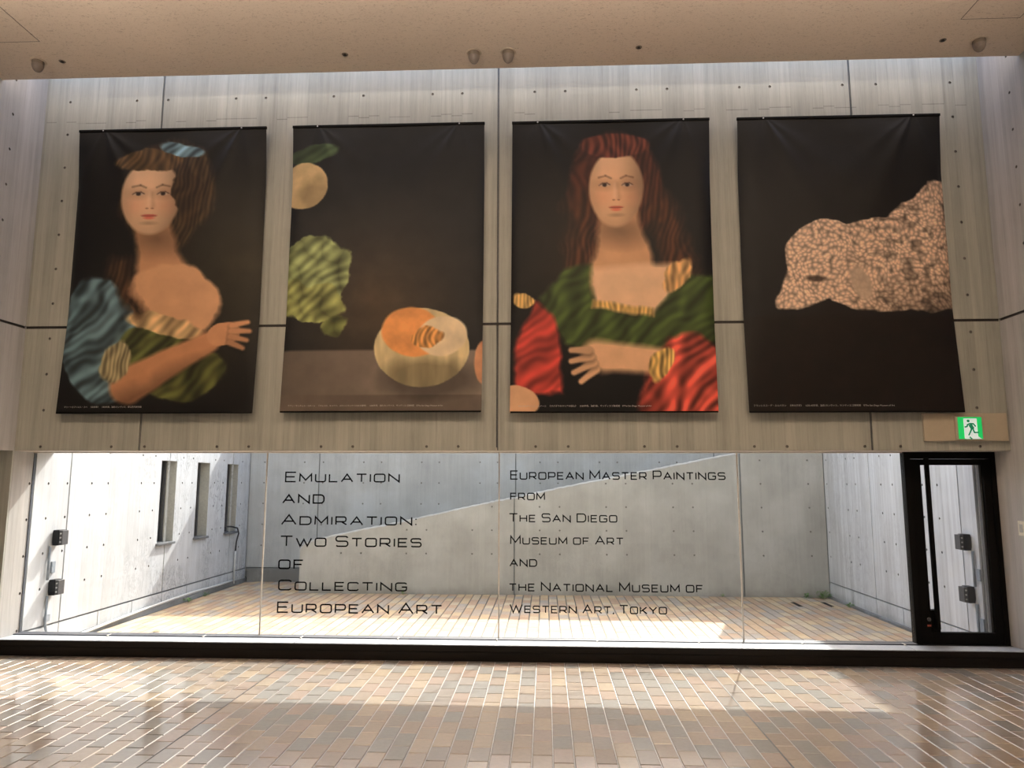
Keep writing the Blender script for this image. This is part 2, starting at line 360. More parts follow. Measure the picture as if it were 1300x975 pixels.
for i, (a, b, c, d) in enumerate(slots):
    wnd = struct(empty('window_%d' % (i+2), (XL, (a+b)/2, c)))
    bm = bmesh.new(); X1 = XL-0.178
    for q in (((XL, a, c), (X1, a, c), (X1, a, d), (XL, a, d)), ((XL, b, c), (XL, b, d), (X1, b, d), (X1, b, c)), ((XL, a, d), (X1, a, d), (X1, b, d), (XL, b, d))):
        bm.faces.new([bm.verts.new(p) for p in q])
    rel(link_mesh('jamb', bm, M_jamb), wnd)
    rel(mbox('window_pane', (X1, X1+0.006, a, b, c, d), M_winglass), wnd)
    rel(mbox('window_frame', (X1+0.006, X1+0.03, b-0.05, b-0.012, c, d), M_bracket), wnd)
    rel(mbox('window_sill', (X1, XL+0.045, a-0.03, b+0.005, c-0.028, c+0.006), M_slotsill, bev=0.006), wnd)

# right wall of the lobby and the courtyard
Pr = lambda u, v, d: (XR+d, u, v)
bm = bmesh.new(); box(bm, XR+0.021, XR+0.6, -13, YW, -0.2, ZT)
wall_right = struct(link_mesh('wall_right', bm, M_side))
for a, b in ((-4.0, 0.33), (-8.0, -4.0), (-12.9, -8.0)):
    for z0, z1 in ((0.0, ZJ), (ZJ, ZT)):
        bm = bmesh.new(); panel(bm, Pr, a+(G if a > -12 else 0), b-(G if b < 0 else 0), z0+(0.014 if z0 > 3 else 0), z1-(0.014 if z1 < 4 else 0), [(y, z) for y in YHs+[0.29] for z in ZH])
        link_mesh('concrete_panel', bm, [M_side, M_hole], wall_right)
bm = bmesh.new(); panel(bm, Pr, 0.335, YW, 0.0, ZT); link_mesh('concrete_panel', bm, [M_side, M_hole], wall_right)
mbox('joint_sealant', (XR+0.012, XR+0.019, -12.9, 0.0, ZJ-0.0139, ZJ+0.0139), M_joint, wall_right)
Pc = lambda u, v, d: (XCR+d, u, v)
bm = bmesh.new(); box(bm, XCR+0.021, XCR+0.6, YW, 6.6, -0.2, 5.5)
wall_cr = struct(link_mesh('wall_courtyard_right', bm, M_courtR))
mbox('joint_sealant', (XCR+0.0195, XCR+0.0208, YW, 4.67, -0.15, 5.4), M_jointgrey, wall_cr)
ysr = [YW, 0.90, 3.05, 4.67]
for i in range(3):
    bm = bmesh.new(); panel(bm, Pc, ysr[i]+0.009, ysr[i+1]-0.009, 0.16, 5.5, [(y, z) for y in YHc for z in ZH[1:]]); link_mesh('concrete_panel', bm, [M_courtR, M_hole], wall_cr)
pr = [YW, 0.9, 1.6, 2.32, 3.05, 3.80, 4.67]
for i in range(6):
    bm = bmesh.new(); panel(bm, Pc, pr[i]+0.008, pr[i+1]-0.008, -0.14, 0.142); link_mesh('plinth_panel', bm, [M_courtR, M_hole], wall_cr)
mbox('gutter_curb', (XCR-0.05, XCR, YW, 4.67, -0.14, -0.055), M_plinthdark, wall_cr)

# back wall of the courtyard
HB = 3.4
bm = bmesh.new(); box(bm, XL-0.2, XCR+0.6, YB+0.02, YB+0.4, -0.2, HB)
wall_cb = struct(link_mesh('wall_courtyard_back', bm, M_back))
mbox('joint_sealant', (XL, XCR+0.1, YB+0.0192, YB+0.0208, -0.15, HB-0.01), M_jointgrey, wall_cb)
xb = [XL, -4.11, -0.53, 3.0, XCR+0.1]
Pbb = lambda u, v, d: (u, YB+d, v)
for i in range(4):
    bm = bmesh.new(); panel(bm, Pbb, xb[i]+0.009, xb[i+1]-0.009, 0.165, HB, [(x, z) for x in XH for z in ZH[1:10]]); link_mesh('concrete_panel', bm, [M_back, M_hole], wall_cb)
bm = bmesh.new(); panel(bm, lambda u, v, d: (u, YB-0.06+d, v), XL+0.06, -3.3, -0.14, 0.15, depth=0.08); link_mesh('plinth_panel', bm, [M_plinthdark, M_hole], wall_cb)

# sloping ramp wall in front of it, then full height to the right
YR = 4.66
prof = [(-3.965, 0.62), (-3.90, 0.70), (-3.72, 0.765), (-3.11, 0.905), (-2.25, 1.07), (-1.464, 1.255), (-0.765, 1.40), (-0.49, 1.45), (0.25, 1.61), (1.03, 1.765), (1.80, 1.915), (2.507, 2.055), (3.10, 2.17)]
def topz(x):
    for (a, za), (b, zb) in zip(prof, prof[1:]):
        if a <= x <= b: return za+(zb-za)*(x-a)/(b-a)
    return prof[0][1] if x < prof[0][0] else prof[-1][1]
ramp = struct(empty('ramp_wall', (0, YR, ZF)))
random.seed(5)
def ramp_panel(x0, x1, full=None):
    bm = bmesh.new(); n = max(2, int((x1-x0)/0.06)); hl = [h for h in XH if x0+0.05 < h < x1-0.05]
    cols = sorted({x0+(x1-x0)*i/n for i in range(n+1)} | {h+s*HC for h in hl for s in (-1, 1)})
    cols = [c for c in cols if not any(abs(c-h) < HC*0.96 for h in hl)]
    rows0 = sorted({-0.12} | {z+s*HC for z in ZH[1:] for s in (-1, 1)})
    ring_v = {}
    tops = {}
    for x in cols: tops[x] = (full if full else topz(x)+random.uniform(-0.006, 0.006))
    def V(x, z):
        k = (round(x, 4), round(z, 4))
        if k not in ring_v: ring_v[k] = bm.verts.new((x, YR, z))
        return ring_v[k]
    for a, b in zip(cols, cols[1:]):
        ta, tb = tops[a], tops[b]; lim = min(ta, tb)-0.05
        rs = [z for z in rows0 if z < lim]
        ish = next((h for h in hl if abs((a+b)/2-h) < 1e-3), None)
        for z0, z1 in zip(rs, rs[1:]):
            zc = (z0+z1)/2
            hz = next((z for z in ZH if abs(z-zc) < 1e-3), None)
            q = [V(a, z0), V(b, z0), V(b, z1), V(a, z1)]
            if ish is not None and hz is not None:
                A = [bm.verts.new((ish+HR*math.cos(math.pi/8+k*math.pi/4), YR, hz+HR*math.sin(math.pi/8+k*math.pi/4))) for k in range(8)]
                B = [bm.verts.new((v.co.x, YR+0.012, v.co.z)) for v in A]
                corner = [q[2], q[3], q[0], q[1]]
                for c in range(4):
                    bm.faces.new((corner[c], A[(2*c+1) % 8], A[(2*c) % 8])); bm.faces.new((corner[c], corner[(c+1) % 4], A[(2*c+2) % 8], A[(2*c+1) % 8]))
                for k in range(8): bm.faces.new((A[k], A[(k+1) % 8], B[(k+1) % 8], B[k])).material_index = 1
                bm.faces.new(B).material_index = 1
            else: bm.faces.new(q)
        zt = rs[-1]
        tv = [bm.verts.new((x, YR+dy, z)) for x, dy, z in ((a, 0.0, ta-0.02), (b, 0.0, tb-0.02), (b, 0.02, tb), (a, 0.02, ta), (a, 0.28, ta), (b, 0.28, tb), (b, 0.3, -0.12), (a, 0.3, -0.12))]
        bm.faces.new((V(a, zt), V(b, zt), tv[1], tv[0])); bm.faces.new((tv[0], tv[1], tv[2], tv[3])); bm.faces.new((tv[3], tv[2], tv[5], tv[4])); bm.faces.new((tv[4], tv[5], tv[6], tv[7]))
    for x in (cols[0], cols[-1]):
        t_ = tops[x]; bm.faces.new([bm.verts.new((x, YR+dy, z)) for dy, z in ((0, -0.12), (0.3, -0.12), (0.28, t_), (0.02, t_), (0, t_-0.02))])
    return rel(link_mesh('concrete_panel', bm, [M_ramp, M_hole]), ramp)
ramp_panel(-3.965, -0.51); ramp_panel(-0.49, 3.09); ramp_panel(3.115, XCR-0.012, 3.4)
rel(mbox('joint_sealant', (-0.51, -0.49, YR+0.012, YR+0.27, -0.1, 1.43), M_jointgrey), ramp)
rel(mbox('joint_sealant', (3.09, 3.115, YR+0.012, YR+0.27, -0.1, 2.15), M_jointgrey), ramp)
rel(mbox('joint_sealant', (XCR-0.012, XCR, YR+0.012, YR+0.27, -0.1, 3.38), M_jointgrey), ramp)

# far side and rear of the lobby, out of the frame
bm = bmesh.new(); box(bm, XL-2.6, XR+0.6, -13.4, -13.0, 0, ZT); struct(link_mesh('wall_front', bm, M_side))
bm = bmesh.new(); box(bm, XL-2.6, XL-2.2, -13.0, 0.6, 0, ZL); box(bm, XL-2.6, XL-0.6, -13.0, 0.6, ZL, ZL+0.3); struct(link_mesh('wall_alcove', bm, M_side))

# ceiling with two access panels, downlight openings and sprinkler holes
lights = [(-4.815, -0.93), (-0.647, -0.893), (-0.329, -0.893), (3.937, -0.89)]
sprk = [(-4.587, -0.919), (-1.858, -0.919), (0.877, -0.915), (3.61, -0.907)]
hatch = [(-5.0, -4.58, -2.1, -1.235), (3.60, 4.10, -2.1, -1.205)]
Pce = lambda u, v, d: (u, v, ZC+d)
cuts = [(x-0.044, x+0.044, y-0.044, y+0.044) for x, y in lights] + [(x-0.016, x+0.016, y-0.016, y+0.016) for x, y in sprk] + hatch
bm = bmesh.new(); sheet(bm, Pce, XL, XR, -13.0, YC, cuts, 0.0)
box(bm, XL, XR, -13.0, YC+0.0, ZC+0.14, ZT)
bm.faces.new([bm.verts.new(p) for p in ((XL, YC, ZC), (XR, YC, ZC), (XR, YC, ZC+0.14), (XL, YC, ZC+0.14))])
ceiling = struct(link_mesh('ceiling', bm, M_ceil))
for a, b, c, d in hatch:
    mbox('access_panel', (a+0.007, b-0.007, c+0.007, d-0.007, ZC-0.001, ZC+0.002), M_ceil, ceiling)
    mbox('panel_gap_shade', (a-0.01, b+0.01, c-0.01, d+0.01, ZC+0.0025, ZC+0.01), M_joint, ceiling)  # dark sheet stands in for the shade in the gap round the panel

# floors --------------------------------------------------------------
PX, PY = 0.131, 0.2405
def tile_bm(bm, x0, x1, y0, y1, zt, z0, bev=0.003, g=0.004, tilt=0.0, gy=None):
    gy = g if gy is None else gy; x0 += g; x1 -= g; y0 += gy; y1 -= gy
    if x1-x0 < 0.01 or y1-y0 < 0.01: return
    a, b = random.uniform(-tilt, tilt), random.uniform(-tilt, tilt); cx, cy = (x0+x1)/2, (y0+y1)/2
    Z = lambda x, y, z: z+(x-cx)*a+(y-cy)*b
    lo = [bm.verts.new((x, y, z0)) for x, y in ((x0, y0), (x1, y0), (x1, y1), (x0, y1))]
    md = [bm.verts.new((x, y, Z(x, y, zt-bev))) for x, y in ((x0, y0), (x1, y0), (x1, y1), (x0, y1))]
    hi = [bm.verts.new((x, y, Z(x, y, zt))) for x, y in ((x0+bev, y0+bev), (x1-bev, y0+bev), (x1-bev, y1-bev), (x0+bev, y1-bev))]
    bm.faces.new(hi)
    for i in range(4):
        j = (i+1) % 4; bm.faces.new((lo[i], lo[j], md[j], md[i])); bm.faces.new((md[i], md[j], hi[j], hi[i]))
bm = bmesh.new(); box(bm, XL-2.2, XR, -13.0, -4.1, -0.2, 0.0, 1); box(bm, XL-2.2, XR, -4.1, YW, -0.2, -0.005, 0)
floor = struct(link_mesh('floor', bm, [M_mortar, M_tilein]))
random.seed(11)
cand = []
for k in range(-60, 36):
    x0, x1 = 0.041+k*PX, 0.041+(k+1)*PX
    if x0 >= XR or x1 < XL-2.2: continue
    x1 = min(x1, XR)
    off = 0.12 if k % 2 else 0.0
    for r in range(-7, 12):
        y0 = -2.48-off+r*PY; y1 = y0+PY
        if y0 >= -0.005: continue
        cand.append((k, x0, x1, y0, min(y1, -0.002)))
def seen(c):
    x = (c[1]+c[2])/2; y = (c[3]+c[4])/2; d = Vector((x, y, 0))-camo.matrix_world.translation; zz = d.dot(fw)
    px = 650+923.5*d.dot(rt2)/zz; pyy = 487.5-923.5*d.dot(up2)/zz
    return (-10 < px < 1310 and pyy < 985), d.length
vis = sorted([c for c in cand if seen(c)[0]], key=lambda c: seen(c)[1])[:300]
vs_ = set(vis); proto = None
for c in vis:
    w_ = c[2]-c[1]; l_ = c[4]-c[3]
    if abs(w_-PX) > 1e-4 or abs(l_-PY) > 1e-4:
        bm = bmesh.new(); tile_bm(bm, -w_/2, w_/2, -l_/2, l_/2, 0, -0.02); o = link_mesh('floor_tile', bm, M_tilein, floor)
    elif proto is None:
        bm = bmesh.new(); tile_bm(bm, -w_/2, w_/2, -l_/2, l_/2, 0, -0.02); o = proto = link_mesh('floor_tile', bm, M_tilein, floor)
    else:
        o = proto.copy(); C.objects.link(o)
    o.location = ((c[1]+c[2])/2, (c[3]+c[4])/2, random.uniform(-0.0006, 0.0002))
    o.rotation_euler = (random.uniform(-0.0022, 0.0022), random.uniform(-0.0022, 0.0022), 0)
bm = bmesh.new()
for c in cand:
    if c not in vs_: tile_bm(bm, c[1], c[2], c[3], c[4], random.uniform(-0.0006, 0.0002), -0.02, tilt=0.0022)
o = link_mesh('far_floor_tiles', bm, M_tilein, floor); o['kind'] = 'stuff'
for x in (0.041+11*PX, 0.041-19*PX):
    mbox('expansion_joint', (x-0.004, x+0.004, -4.1, -0.002, -0.02, 0.0008), M_joint, floor)

bm = bmesh.new(); box(bm, XL-0.0, XCR, 0.34, YB+0.02, -0.2, ZF-0.006)
cfloor = struct(link_mesh('courtyard_floor', bm, M_mortarout))
bm = bmesh.new()
for k in range(-60, 36):
    x0, x1 = 0.041+k*PX, 0.041+(k+1)*PX
    if x0 >= XCR-0.05 or x1 <= XL+0.04: continue
    x0 = max(x0, XL+0.04); x1 = min(x1, XCR-0.05); off = 0.12 if k % 2 else 0.0
    for r in range(10, 40):
        y0 = -2.48-off+r*PY; y1 = min(y0+PY, YB-0.06); y0 = max(y0, 0.36)
        if y1-y0 < 0.03 or (y0 > YR-0.02 and x0 > -3.9): continue
        tile_bm(bm, x0, x1, y0, y1 if x0 < -3.97 else min(y1, YR), ZF+random.uniform(-0.0012, 0.0008), ZF-0.03, 0.002, 0.0075, tilt=0.004, gy=0.0022)
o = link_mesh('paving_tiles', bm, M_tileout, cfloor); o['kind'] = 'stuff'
for (x, y) in ((3.67, 3.98), (4.12, 4.0)):
    bm = bmesh.new(); box(bm, x-0.03, x+0.03, y-0.18, y+0.18, ZF-0.01, ZF+0.003)
    for i in range(9): box(bm, x-0.025, x+0.025, y-0.17+i*0.04, y-0.155+i*0.04, ZF+0.003, ZF+0.006, 1)
    o = link_mesh('drain_grate', bm, [M_joint, M_fixture])
    tag(o, 'narrow dark drain slot in the courtyard paving, '+('further from the right wall' if x < 4 else 'beside the weeds in the right corner'), 'drain')

# ------------------------------------------------------------------ glazing, sill and door
sill = struct(empty('trim_1', (0, 0, 0)))
bm = bmesh.new(); box(bm, XL-2.2, XR, 0.012, 0.25, 0.0, 0.143); box(bm, XL-2.2, XR, 0.0, 0.02, 0.088, 0.146); box(bm, XL-2.2, XR, 0.004, 0.02, 0.0, 0.084)
link_mesh('sill_body', bm, M_sillface, sill)
tk = [XL, -4.40, -3.42, -2.43, -1.46, -0.48, 0.50, 1.48, 2.465, 3.43, XR]
for a, b in zip(tk, tk[1:]):
    mbox('sill_plate', (a+0.004, b-0.004, -0.004, 0.205, 0.144, 0.152), M_silltop, sill, bev=0.002)
mbox('sill_gap', (XL, XR, 0.0, 0.2, 0.1435, 0.1455), M_seam, sill)
mbox('glass_channel', (XL, 3.56, 0.215, 0.34, -0.1, 0.160), M_channel, sill)
for x in tk[1:-1]:
    mbox('joint_strip', (x-0.006, x+0.006, 0.19, 0.26, 0.1525, 0.162), M_seam, sill)
win = struct(empty('window_1', (0, YG, 0.15)))
gx = [XL, -2.885, -0.470, 1.932, 3.565]
for a, b in zip(gx, gx[1:]):
    rel(mbox('window_pane', (a+0.006, b-0.006, YG-0.006, YG+0.006, 0.160, ZL-0.002), M_glass), win)
for x in gx[1:-1]:
    rel(mbox('glass_seam', (x-0.006, x+0.006, YG-0.007, YG+0.007, 0.160, ZL-0.002), M_seam), win)
rel(mbox('edge_channel', (XL-0.001, XL+0.006, YG+0.0, YG+0.03, 0.160, ZL-0.005), M_channel), win)
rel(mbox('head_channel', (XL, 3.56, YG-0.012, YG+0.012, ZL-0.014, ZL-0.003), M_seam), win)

door = struct(empty('door_1', (4.0, YG, 0.14)))
def dp(name, b, m, bev=0.0): return rel(mbox(name, b, m, None, bev), door)
dp('door_frame', (3.565, 3.625, 0.255, 0.335, 0.145, ZL-0.005), M_black)
dp('door_frame', (4.40, XR-0.001, 0.255, 0.335, 0.145, ZL-0.005), M_black)
dp('door_frame', (3.625, 4.40, 0.255, 0.335, 1.93, ZL-0.005), M_black)
dp('threshold', (3.565, XR-0.001, 0.20, 0.40, -0.1, 0.150), M_black)
dp('stile', (3.628, 3.722, 0.262, 0.312, 0.154, 1.927), M_black, 0.002)
dp('stile', (4.322, 4.397, 0.262, 0.312, 0.154, 1.927), M_black, 0.002)
dp('rail', (3.722, 4.322, 0.262, 0.312, 1.868, 1.927), M_black)
dp('rail', (3.722, 4.322, 0.262, 0.312, 0.154, 0.262), M_black)
dp('door_pane', (3.722, 4.322, 0.284, 0.292, 0.262, 1.868), M_glass)
dp('lock_case', (3.722, 3.80, 0.25, 0.312, 0.262, 0.475), M_black, 0.003)
dp('weather_strip', (4.300, 4.322, 0.292, 0.33, 0.262, 1.868), M_bracket)
h = dp('pull_handle', (3.742, 3.782, 0.205, 0.235, 0.30, 1.94), M_black, 0.004)
bm = bmesh.new(); tube(bm, [(3.762, 0.235, 0.40), (3.762, 0.262, 0.40)], 0.012); tube(bm, [(3.762, 0.235, 1.90), (3.762, 0.262, 1.90)], 0.012); rel(link_mesh('handle_standoff', bm, M_black), door)
bm = bmesh.new(); tube(bm, [(3.700, 0.262, 0.385), (3.700, 0.250, 0.385)], 0.018, 16); tube(bm, [(3.700, 0.250, 0.385), (3.700, 0.246, 0.385)], 0.010, 12); rel(link_mesh('lock_cylinder', bm, M_bracket), door)
dp('lock_mark', (3.682, 3.718, 0.2605, 0.2625, 0.318, 0.335), M_red)

# switch plate on the right wall
t = empty('light_switch', (XR, -0.06, 1.27))
tag(t, 'cream light switch plate on the concrete wall right of the door', 'light switch')
rel(mbox('cover_plate', (XR-0.010, XR, -0.115, -0.02, 1.205, 1.34), M_white, None, 0.003), t)
rel(mbox('rocker', (XR-0.014, XR-0.008, -0.090, -0.045, 1.235, 1.31), M_wire, None, 0.002), t)

# emergency exit sign
t = empty('exit_sign', (4.03, 0, 2.09))
tag(t, 'green and white running figure exit sign on a long beige panel above the black door', 'exit sign')
rel(mbox('backing_panel', (3.64, 4.421, -0.028, 0.0, 2.09, 2.358), M_beige, None, 0.003), t)
rel(mbox('sign_housing', (3.922, 4.178, -0.055, -0.028, 2.100, 2.328), M_beige, None, 0.003), t)
rel(mbox('sign_face', (3.943, 4.166, -0.058, -0.054, 2.108, 2.318), M_green), t)
def flat(pts, y, z0, x0, sx, sz, m, name, par):
    bm = bmesh.new(); n = len(pts)
    f = [bm.verts.new((x0+p[0]*sx, y, z0+p[1]*sz)) for p in pts]; b = [bm.verts.new((x0+p[0]*sx, y+0.001, z0+p[1]*sz)) for p in pts]
    bm.faces.new(f); 
    for i in range(n): bm.faces.new((f[i], f[(i+1) % n], b[(i+1) % n], b[i]))
    return rel(link_mesh(name, bm, m), par)
sx, sz, x0, z0 = 0.223, 0.210, 3.943, 2.108
flat([(0.24, 0.03), (0.34, 0.0), (0.95, 0.0), (0.80, 0.12), (0.79, 0.93), (0.24, 0.93)], -0.0592, z0, x0, sx, sz, M_pic, 'doorway_mark', t)
def ribbon2(pts, wd):     # mitred polyline outline -> list of quads
    out = []
    pts = [Vector(p) for p in pts]
    closed = (pts[0]-pts[-1]).length < 1e-6
    if closed: pts = pts[:-1]
    n = len(pts); L = []; R = []
    for i, p in enumerate(pts):
        a = pts[(i-1) % n] if (closed or i > 0) else None; b = pts[(i+1) % n] if (closed or i < n-1) else None
        if a is None: d = (b-p).normalized(); nm = Vector((-d.y, d.x)); k = 1
        elif b is None: d = (p-a).normalized(); nm = Vector((-d.y, d.x)); k = 1
        else:
            d1 = (p-a).normalized(); d2 = (b-p).normalized(); n1 = Vector((-d1.y, d1.x)); n2 = Vector((-d2.y, d2.x))
            nm = (n1+n2); nm = nm.normalized() if nm.length > 1e-5 else n1; k = 1/max(0.35, nm.dot(n1))
        L.append(p+nm*wd/2*k); R.append(p-nm*wd/2*k)
    m = n if closed else n-1
    return [(L[i], R[i], R[(i+1) % n], L[(i+1) % n]) for i in range(m)]
def ribbons(bm, strokes, wd, X, y, thick=0.001):
    for s_ in strokes:
        for q in ribbon2(s_, wd):
            f = [bm.verts.new(X(p, y)) for p in q]; b = [bm.verts.new(X(p, y+thick)) for p in q]
            bm.faces.new(f); bm.faces.new(b[::-1])
            for i in range(4): bm.faces.new((f[i], f[(i+1) % 4], b[(i+1) % 4], b[i]))
bm = bmesh.new(); Xs = lambda p, y: (x0+p.x*sx, y, z0+p.y*sz)
ribbons(bm, [[(0.50, 0.66), (0.60, 0.45)]], 0.16, Xs, -0.0602)
ribbons(bm, [[(0.50, 0.70), (0.40, 0.66), (0.36, 0.56), (0.26, 0.54)], [(0.50, 0.70), (0.64, 0.69), (0.73, 0.56)], [(0.56, 0.48), (0.49, 0.32), (0.41, 0.16)], [(0.60, 0.48), (0.66, 0.29), (0.84, 0.30)], [(0.44, 0.10), (0.54, 0.0)]], 0.065, Xs, -0.0602)
cc = [bm.verts.new((x0+(0.43+0.065*math.cos(k*math.pi/8))*sx, -0.0602, z0+(0.82+0.068*math.sin(k*math.pi/8))*sz)) for k in range(16)]; bm.faces.new(cc)
rel(link_mesh('running_figure', bm, M_man), t)
flat([(0.80, 0.12), (0.95, 0.0), (0.99, 0.0), (0.99, 0.3), (0.84, 0.3)], -0.0598, z0, x0, sx, sz, M_green, 'sign_corner', t)

# ------------------------------------------------------------------ vinyl lettering on the glass
def arc(cx, cy, r, a0, a1, n=4): return [(cx+r*math.cos(math.radians(a0+(a1-a0)*i/n)), cy+r*math.sin(math.radians(a0+(a1-a0)*i/n))) for i in range(n+1)]
def rrect(w_, h0=0, h1=1, r=0.22):
    p = arc(w_-r, h0+r, r, -90, 0)+arc(w_-r, h1-r, r, 0, 90)+arc(r, h1-r, r, 90, 180)+arc(r, h0+r, r, 180, 270); return p+[p[0]]
r_ = 0.22
GL = {
 'A': (1.22, [[(0, 0), (0.61, 1), (1.22, 0)], [(0.22, 0.34), (1.0, 0.34)]]),
 'C': (1.08, [[(1.08, 0.84)]+arc(1.08-r_, 1-r_, r_, 30, 90)+arc(r_, 1-r_, r_, 90, 180)+arc(r_, r_, r_, 180, 270)+arc(1.08-r_, r_, r_, 270, 330)+[(1.08, 0.16)]]),
 'D': (1.12, [[(0, 0), (0, 1)]+arc(1.12-0.36, 1-0.36, 0.36, 90, 0)+arc(1.12-0.36, 0.36, 0.36, 0, -90)+[(0, 0)]]),
 'E': (0.92, [[(0.92, 1), (0, 1), (0, 0), (0.92, 0)], [(0, 0.52), (0.82, 0.52)]]),
 'F': (0.90, [[(0.90, 1), (0, 1), (0, 0)], [(0, 0.50), (0.78, 0.50)]]),
 'G': (1.12, [[(1.10, 0.84)]+arc(1.12-r_, 1-r_, r_, 30, 90)+arc(r_, 1-r_, r_, 90, 180)+arc(r_, r_, r_, 180, 270)+arc(1.12-r_, r_, r_, 270, 360)+[(1.12, 0.48), (0.62, 0.48)]]),
 'H': (1.06, [[(0, 0), (0, 1)], [(1.06, 0), (1.06, 1)], [(0, 0.52), (1.06, 0.52)]]),
 'I': (0.0, [[(0, 0), (0, 1)]]),
 'K': (1.04, [[(0, 0), (0, 1)], [(0, 0.42), (0.22, 0.42), (1.0, 1)], [(0.36, 0.52), (1.04, 0)]]),
 'L': (0.88, [[(0, 1), (0, 0), (0.88, 0)]]),
 'M': (1.30, [[(0, 0), (0.03, 1), (0.65, 0.22), (1.27, 1), (1.30, 0)]]),
 'N': (1.12, [[(0, 0), (0, 1), (1.12, 0), (1.12, 1)]]),
 'O': (1.14, [rrect(1.14)]),
 'P': (1.04, [[(0, 0), (0, 1)]+arc(1.04-r_, 1-r_, r_, 90, 0)+arc(1.04-r_, 0.36+r_, r_, 0, -90)+[(0, 0.36)]]),
 'R': (1.08, [[(0, 0), (0, 1)]+arc(1.02-r_, 1-r_, r_, 90, 0)+arc(1.02-r_, 0.38+r_, r_, 0, -90)+[(0, 0.38)], [(0.55, 0.38), (1.08, 0)]]),
 'S': (1.06, [[(1.04, 0.86)]+arc(1.06-r_, 1-r_, r_, 35, 90)+arc(r_, 1-r_, r_, 90, 180)+arc(r_, 0.52+r_*0.98, r_, 180, 270, 3)+arc(1.06-r_, 0.52-r_, r_, 90, 0)+arc(1.06-r_, r_, r_, 0, -90)+arc(r_, r_, r_, 270, 215)]),
 'T': (1.06, [[(0, 1), (1.06, 1)], [(0.53, 1), (0.53, 0)]]),
 'U': (1.08, [[(0, 1)]+arc(r_, r_, r_, 180, 270)+arc(1.08-r_, r_, r_, 270, 360)+[(1.08, 1)]]),
 'W': (1.62, [[(0, 1), (0.42, 0), (0.81, 0.85), (1.20, 0), (1.62, 1)]]),
 'Y': (1.14, [[(0, 1), (0.57, 0.46), (1.14, 1)], [(0.57, 0.46), (0.57, 0)]]),
 ':': (0.0, [[(0, 0.0), (0, 0.14)], [(0, 0.66), (0, 0.80)]]),
 ',': (0.0, [[(0.03, 0.12), (0.0, 0.0), (-0.05, -0.14)]]),
}
def text_line(txt, xl, xr, zb, cap, desc, sc=0.83, sw=0.13, drop=0.0):
    # small capitals: upper-case letters full height, lower-case at sc
    items = []; x = 0.0
    for i, ch in enumerate(txt):
        if ch == ' ': x += 0.55*cap; continue
        k = cap if ch.isupper() else cap*sc
        wd, st = GL[ch.upper()]
        items.append((ch, x, k, st)); x += wd*k + 0.36*cap*(0.85 if ch == ',' else 1)
    total = x-0.36*cap; f = (xr-xl-sw*cap)/total
    root = tag(empty('glass_lettering', (xl, YG-0.008, zb)), desc, 'lettering', None)
    for ch, lx, k, st in [(c, l, k, [q]) if c == ':' else (c, l, k, g_) for c, l, k, g_ in items for q in (g_ if c == ':' else g_[:1])]:
        bm = bmesh.new()
        bx = xl+sw*cap/2+lx*f
        X = lambda p, y, bx=bx, k=k: (bx+p.x*f*k, y, zb-drop*(bx-xl)+sw*cap/2+p.y*(k-sw*cap))
        strokes = [[(p[0], p[1]) for p in s_] for s_ in st]
        # constant stroke width in metres: build in scaled space
        st2 = [[(p[0]*f*k, p[1]*(k-sw*cap)) for p in s_] for s_ in strokes]
        X2 = lambda p, y, bx=bx: (bx+p.x, y, zb+sw*cap/2+p.y)
        ribbons(bm, st2, sw*cap, X2, YG-0.0085)
        rel(link_mesh('letter', bm, M_vinyl), root)
LN = [
 ('Emulation', -2.688, -1.491, 1.686, 0.110, 'black vinyl line reading EMULATION, topmost of the left text block on the glass'),
 ('and', -2.707, -2.265, 1.468, 0.118, 'black vinyl word AND under EMULATION in the left text block'),
 ('Admiration:', -2.710, -1.310, 1.252, 0.110, 'black vinyl line reading ADMIRATION with a colon'),
 ('Two Stories', -2.713, -1.254, 1.035, 0.112, 'black vinyl line reading TWO STORIES'),
 ('of', -2.721, -2.459, 0.810, 0.118, 'black vinyl word OF alone between TWO STORIES and COLLECTING'),
 ('Collecting', -2.712, -1.393, 0.600, 0.108, 'black vinyl line reading COLLECTING'),
 ('European Art', -2.714, -1.035, 0.380, 0.112, 'black vinyl line reading EUROPEAN ART, lowest of the left text block'),
 ('European Master Paintings', -0.358, 1.812, 1.717, 0.094, 'smaller black vinyl line reading EUROPEAN MASTER PAINTINGS'),
 ('from', -0.358, -0.003, 1.510, 0.092, 'small black vinyl word FROM under EUROPEAN MASTER PAINTINGS'),
 ('The San Diego', -0.371, 0.722, 1.291, 0.090, 'small black vinyl line reading THE SAN DIEGO'),
 ('Museum of Art', -0.357, 0.781, 1.070, 0.088, 'small black vinyl line reading MUSEUM OF ART'),
 ('and', -0.363, -0.085, 0.851, 0.092, 'small black vinyl word AND in the right text block, under MUSEUM OF ART'),
 ('the National Museum of', -0.369, 1.553, 0.612, 0.092, 'small black vinyl line reading THE NATIONAL MUSEUM OF'),
 ('Western Art, Tokyo', -0.361, 1.194, 0.402, 0.088, 'small black vinyl line reading WESTERN ART, TOKYO, lowest of the right text block'),
]
for l in LN: text_line(l[0], l[1], l[2], l[3], l[4], l[5])

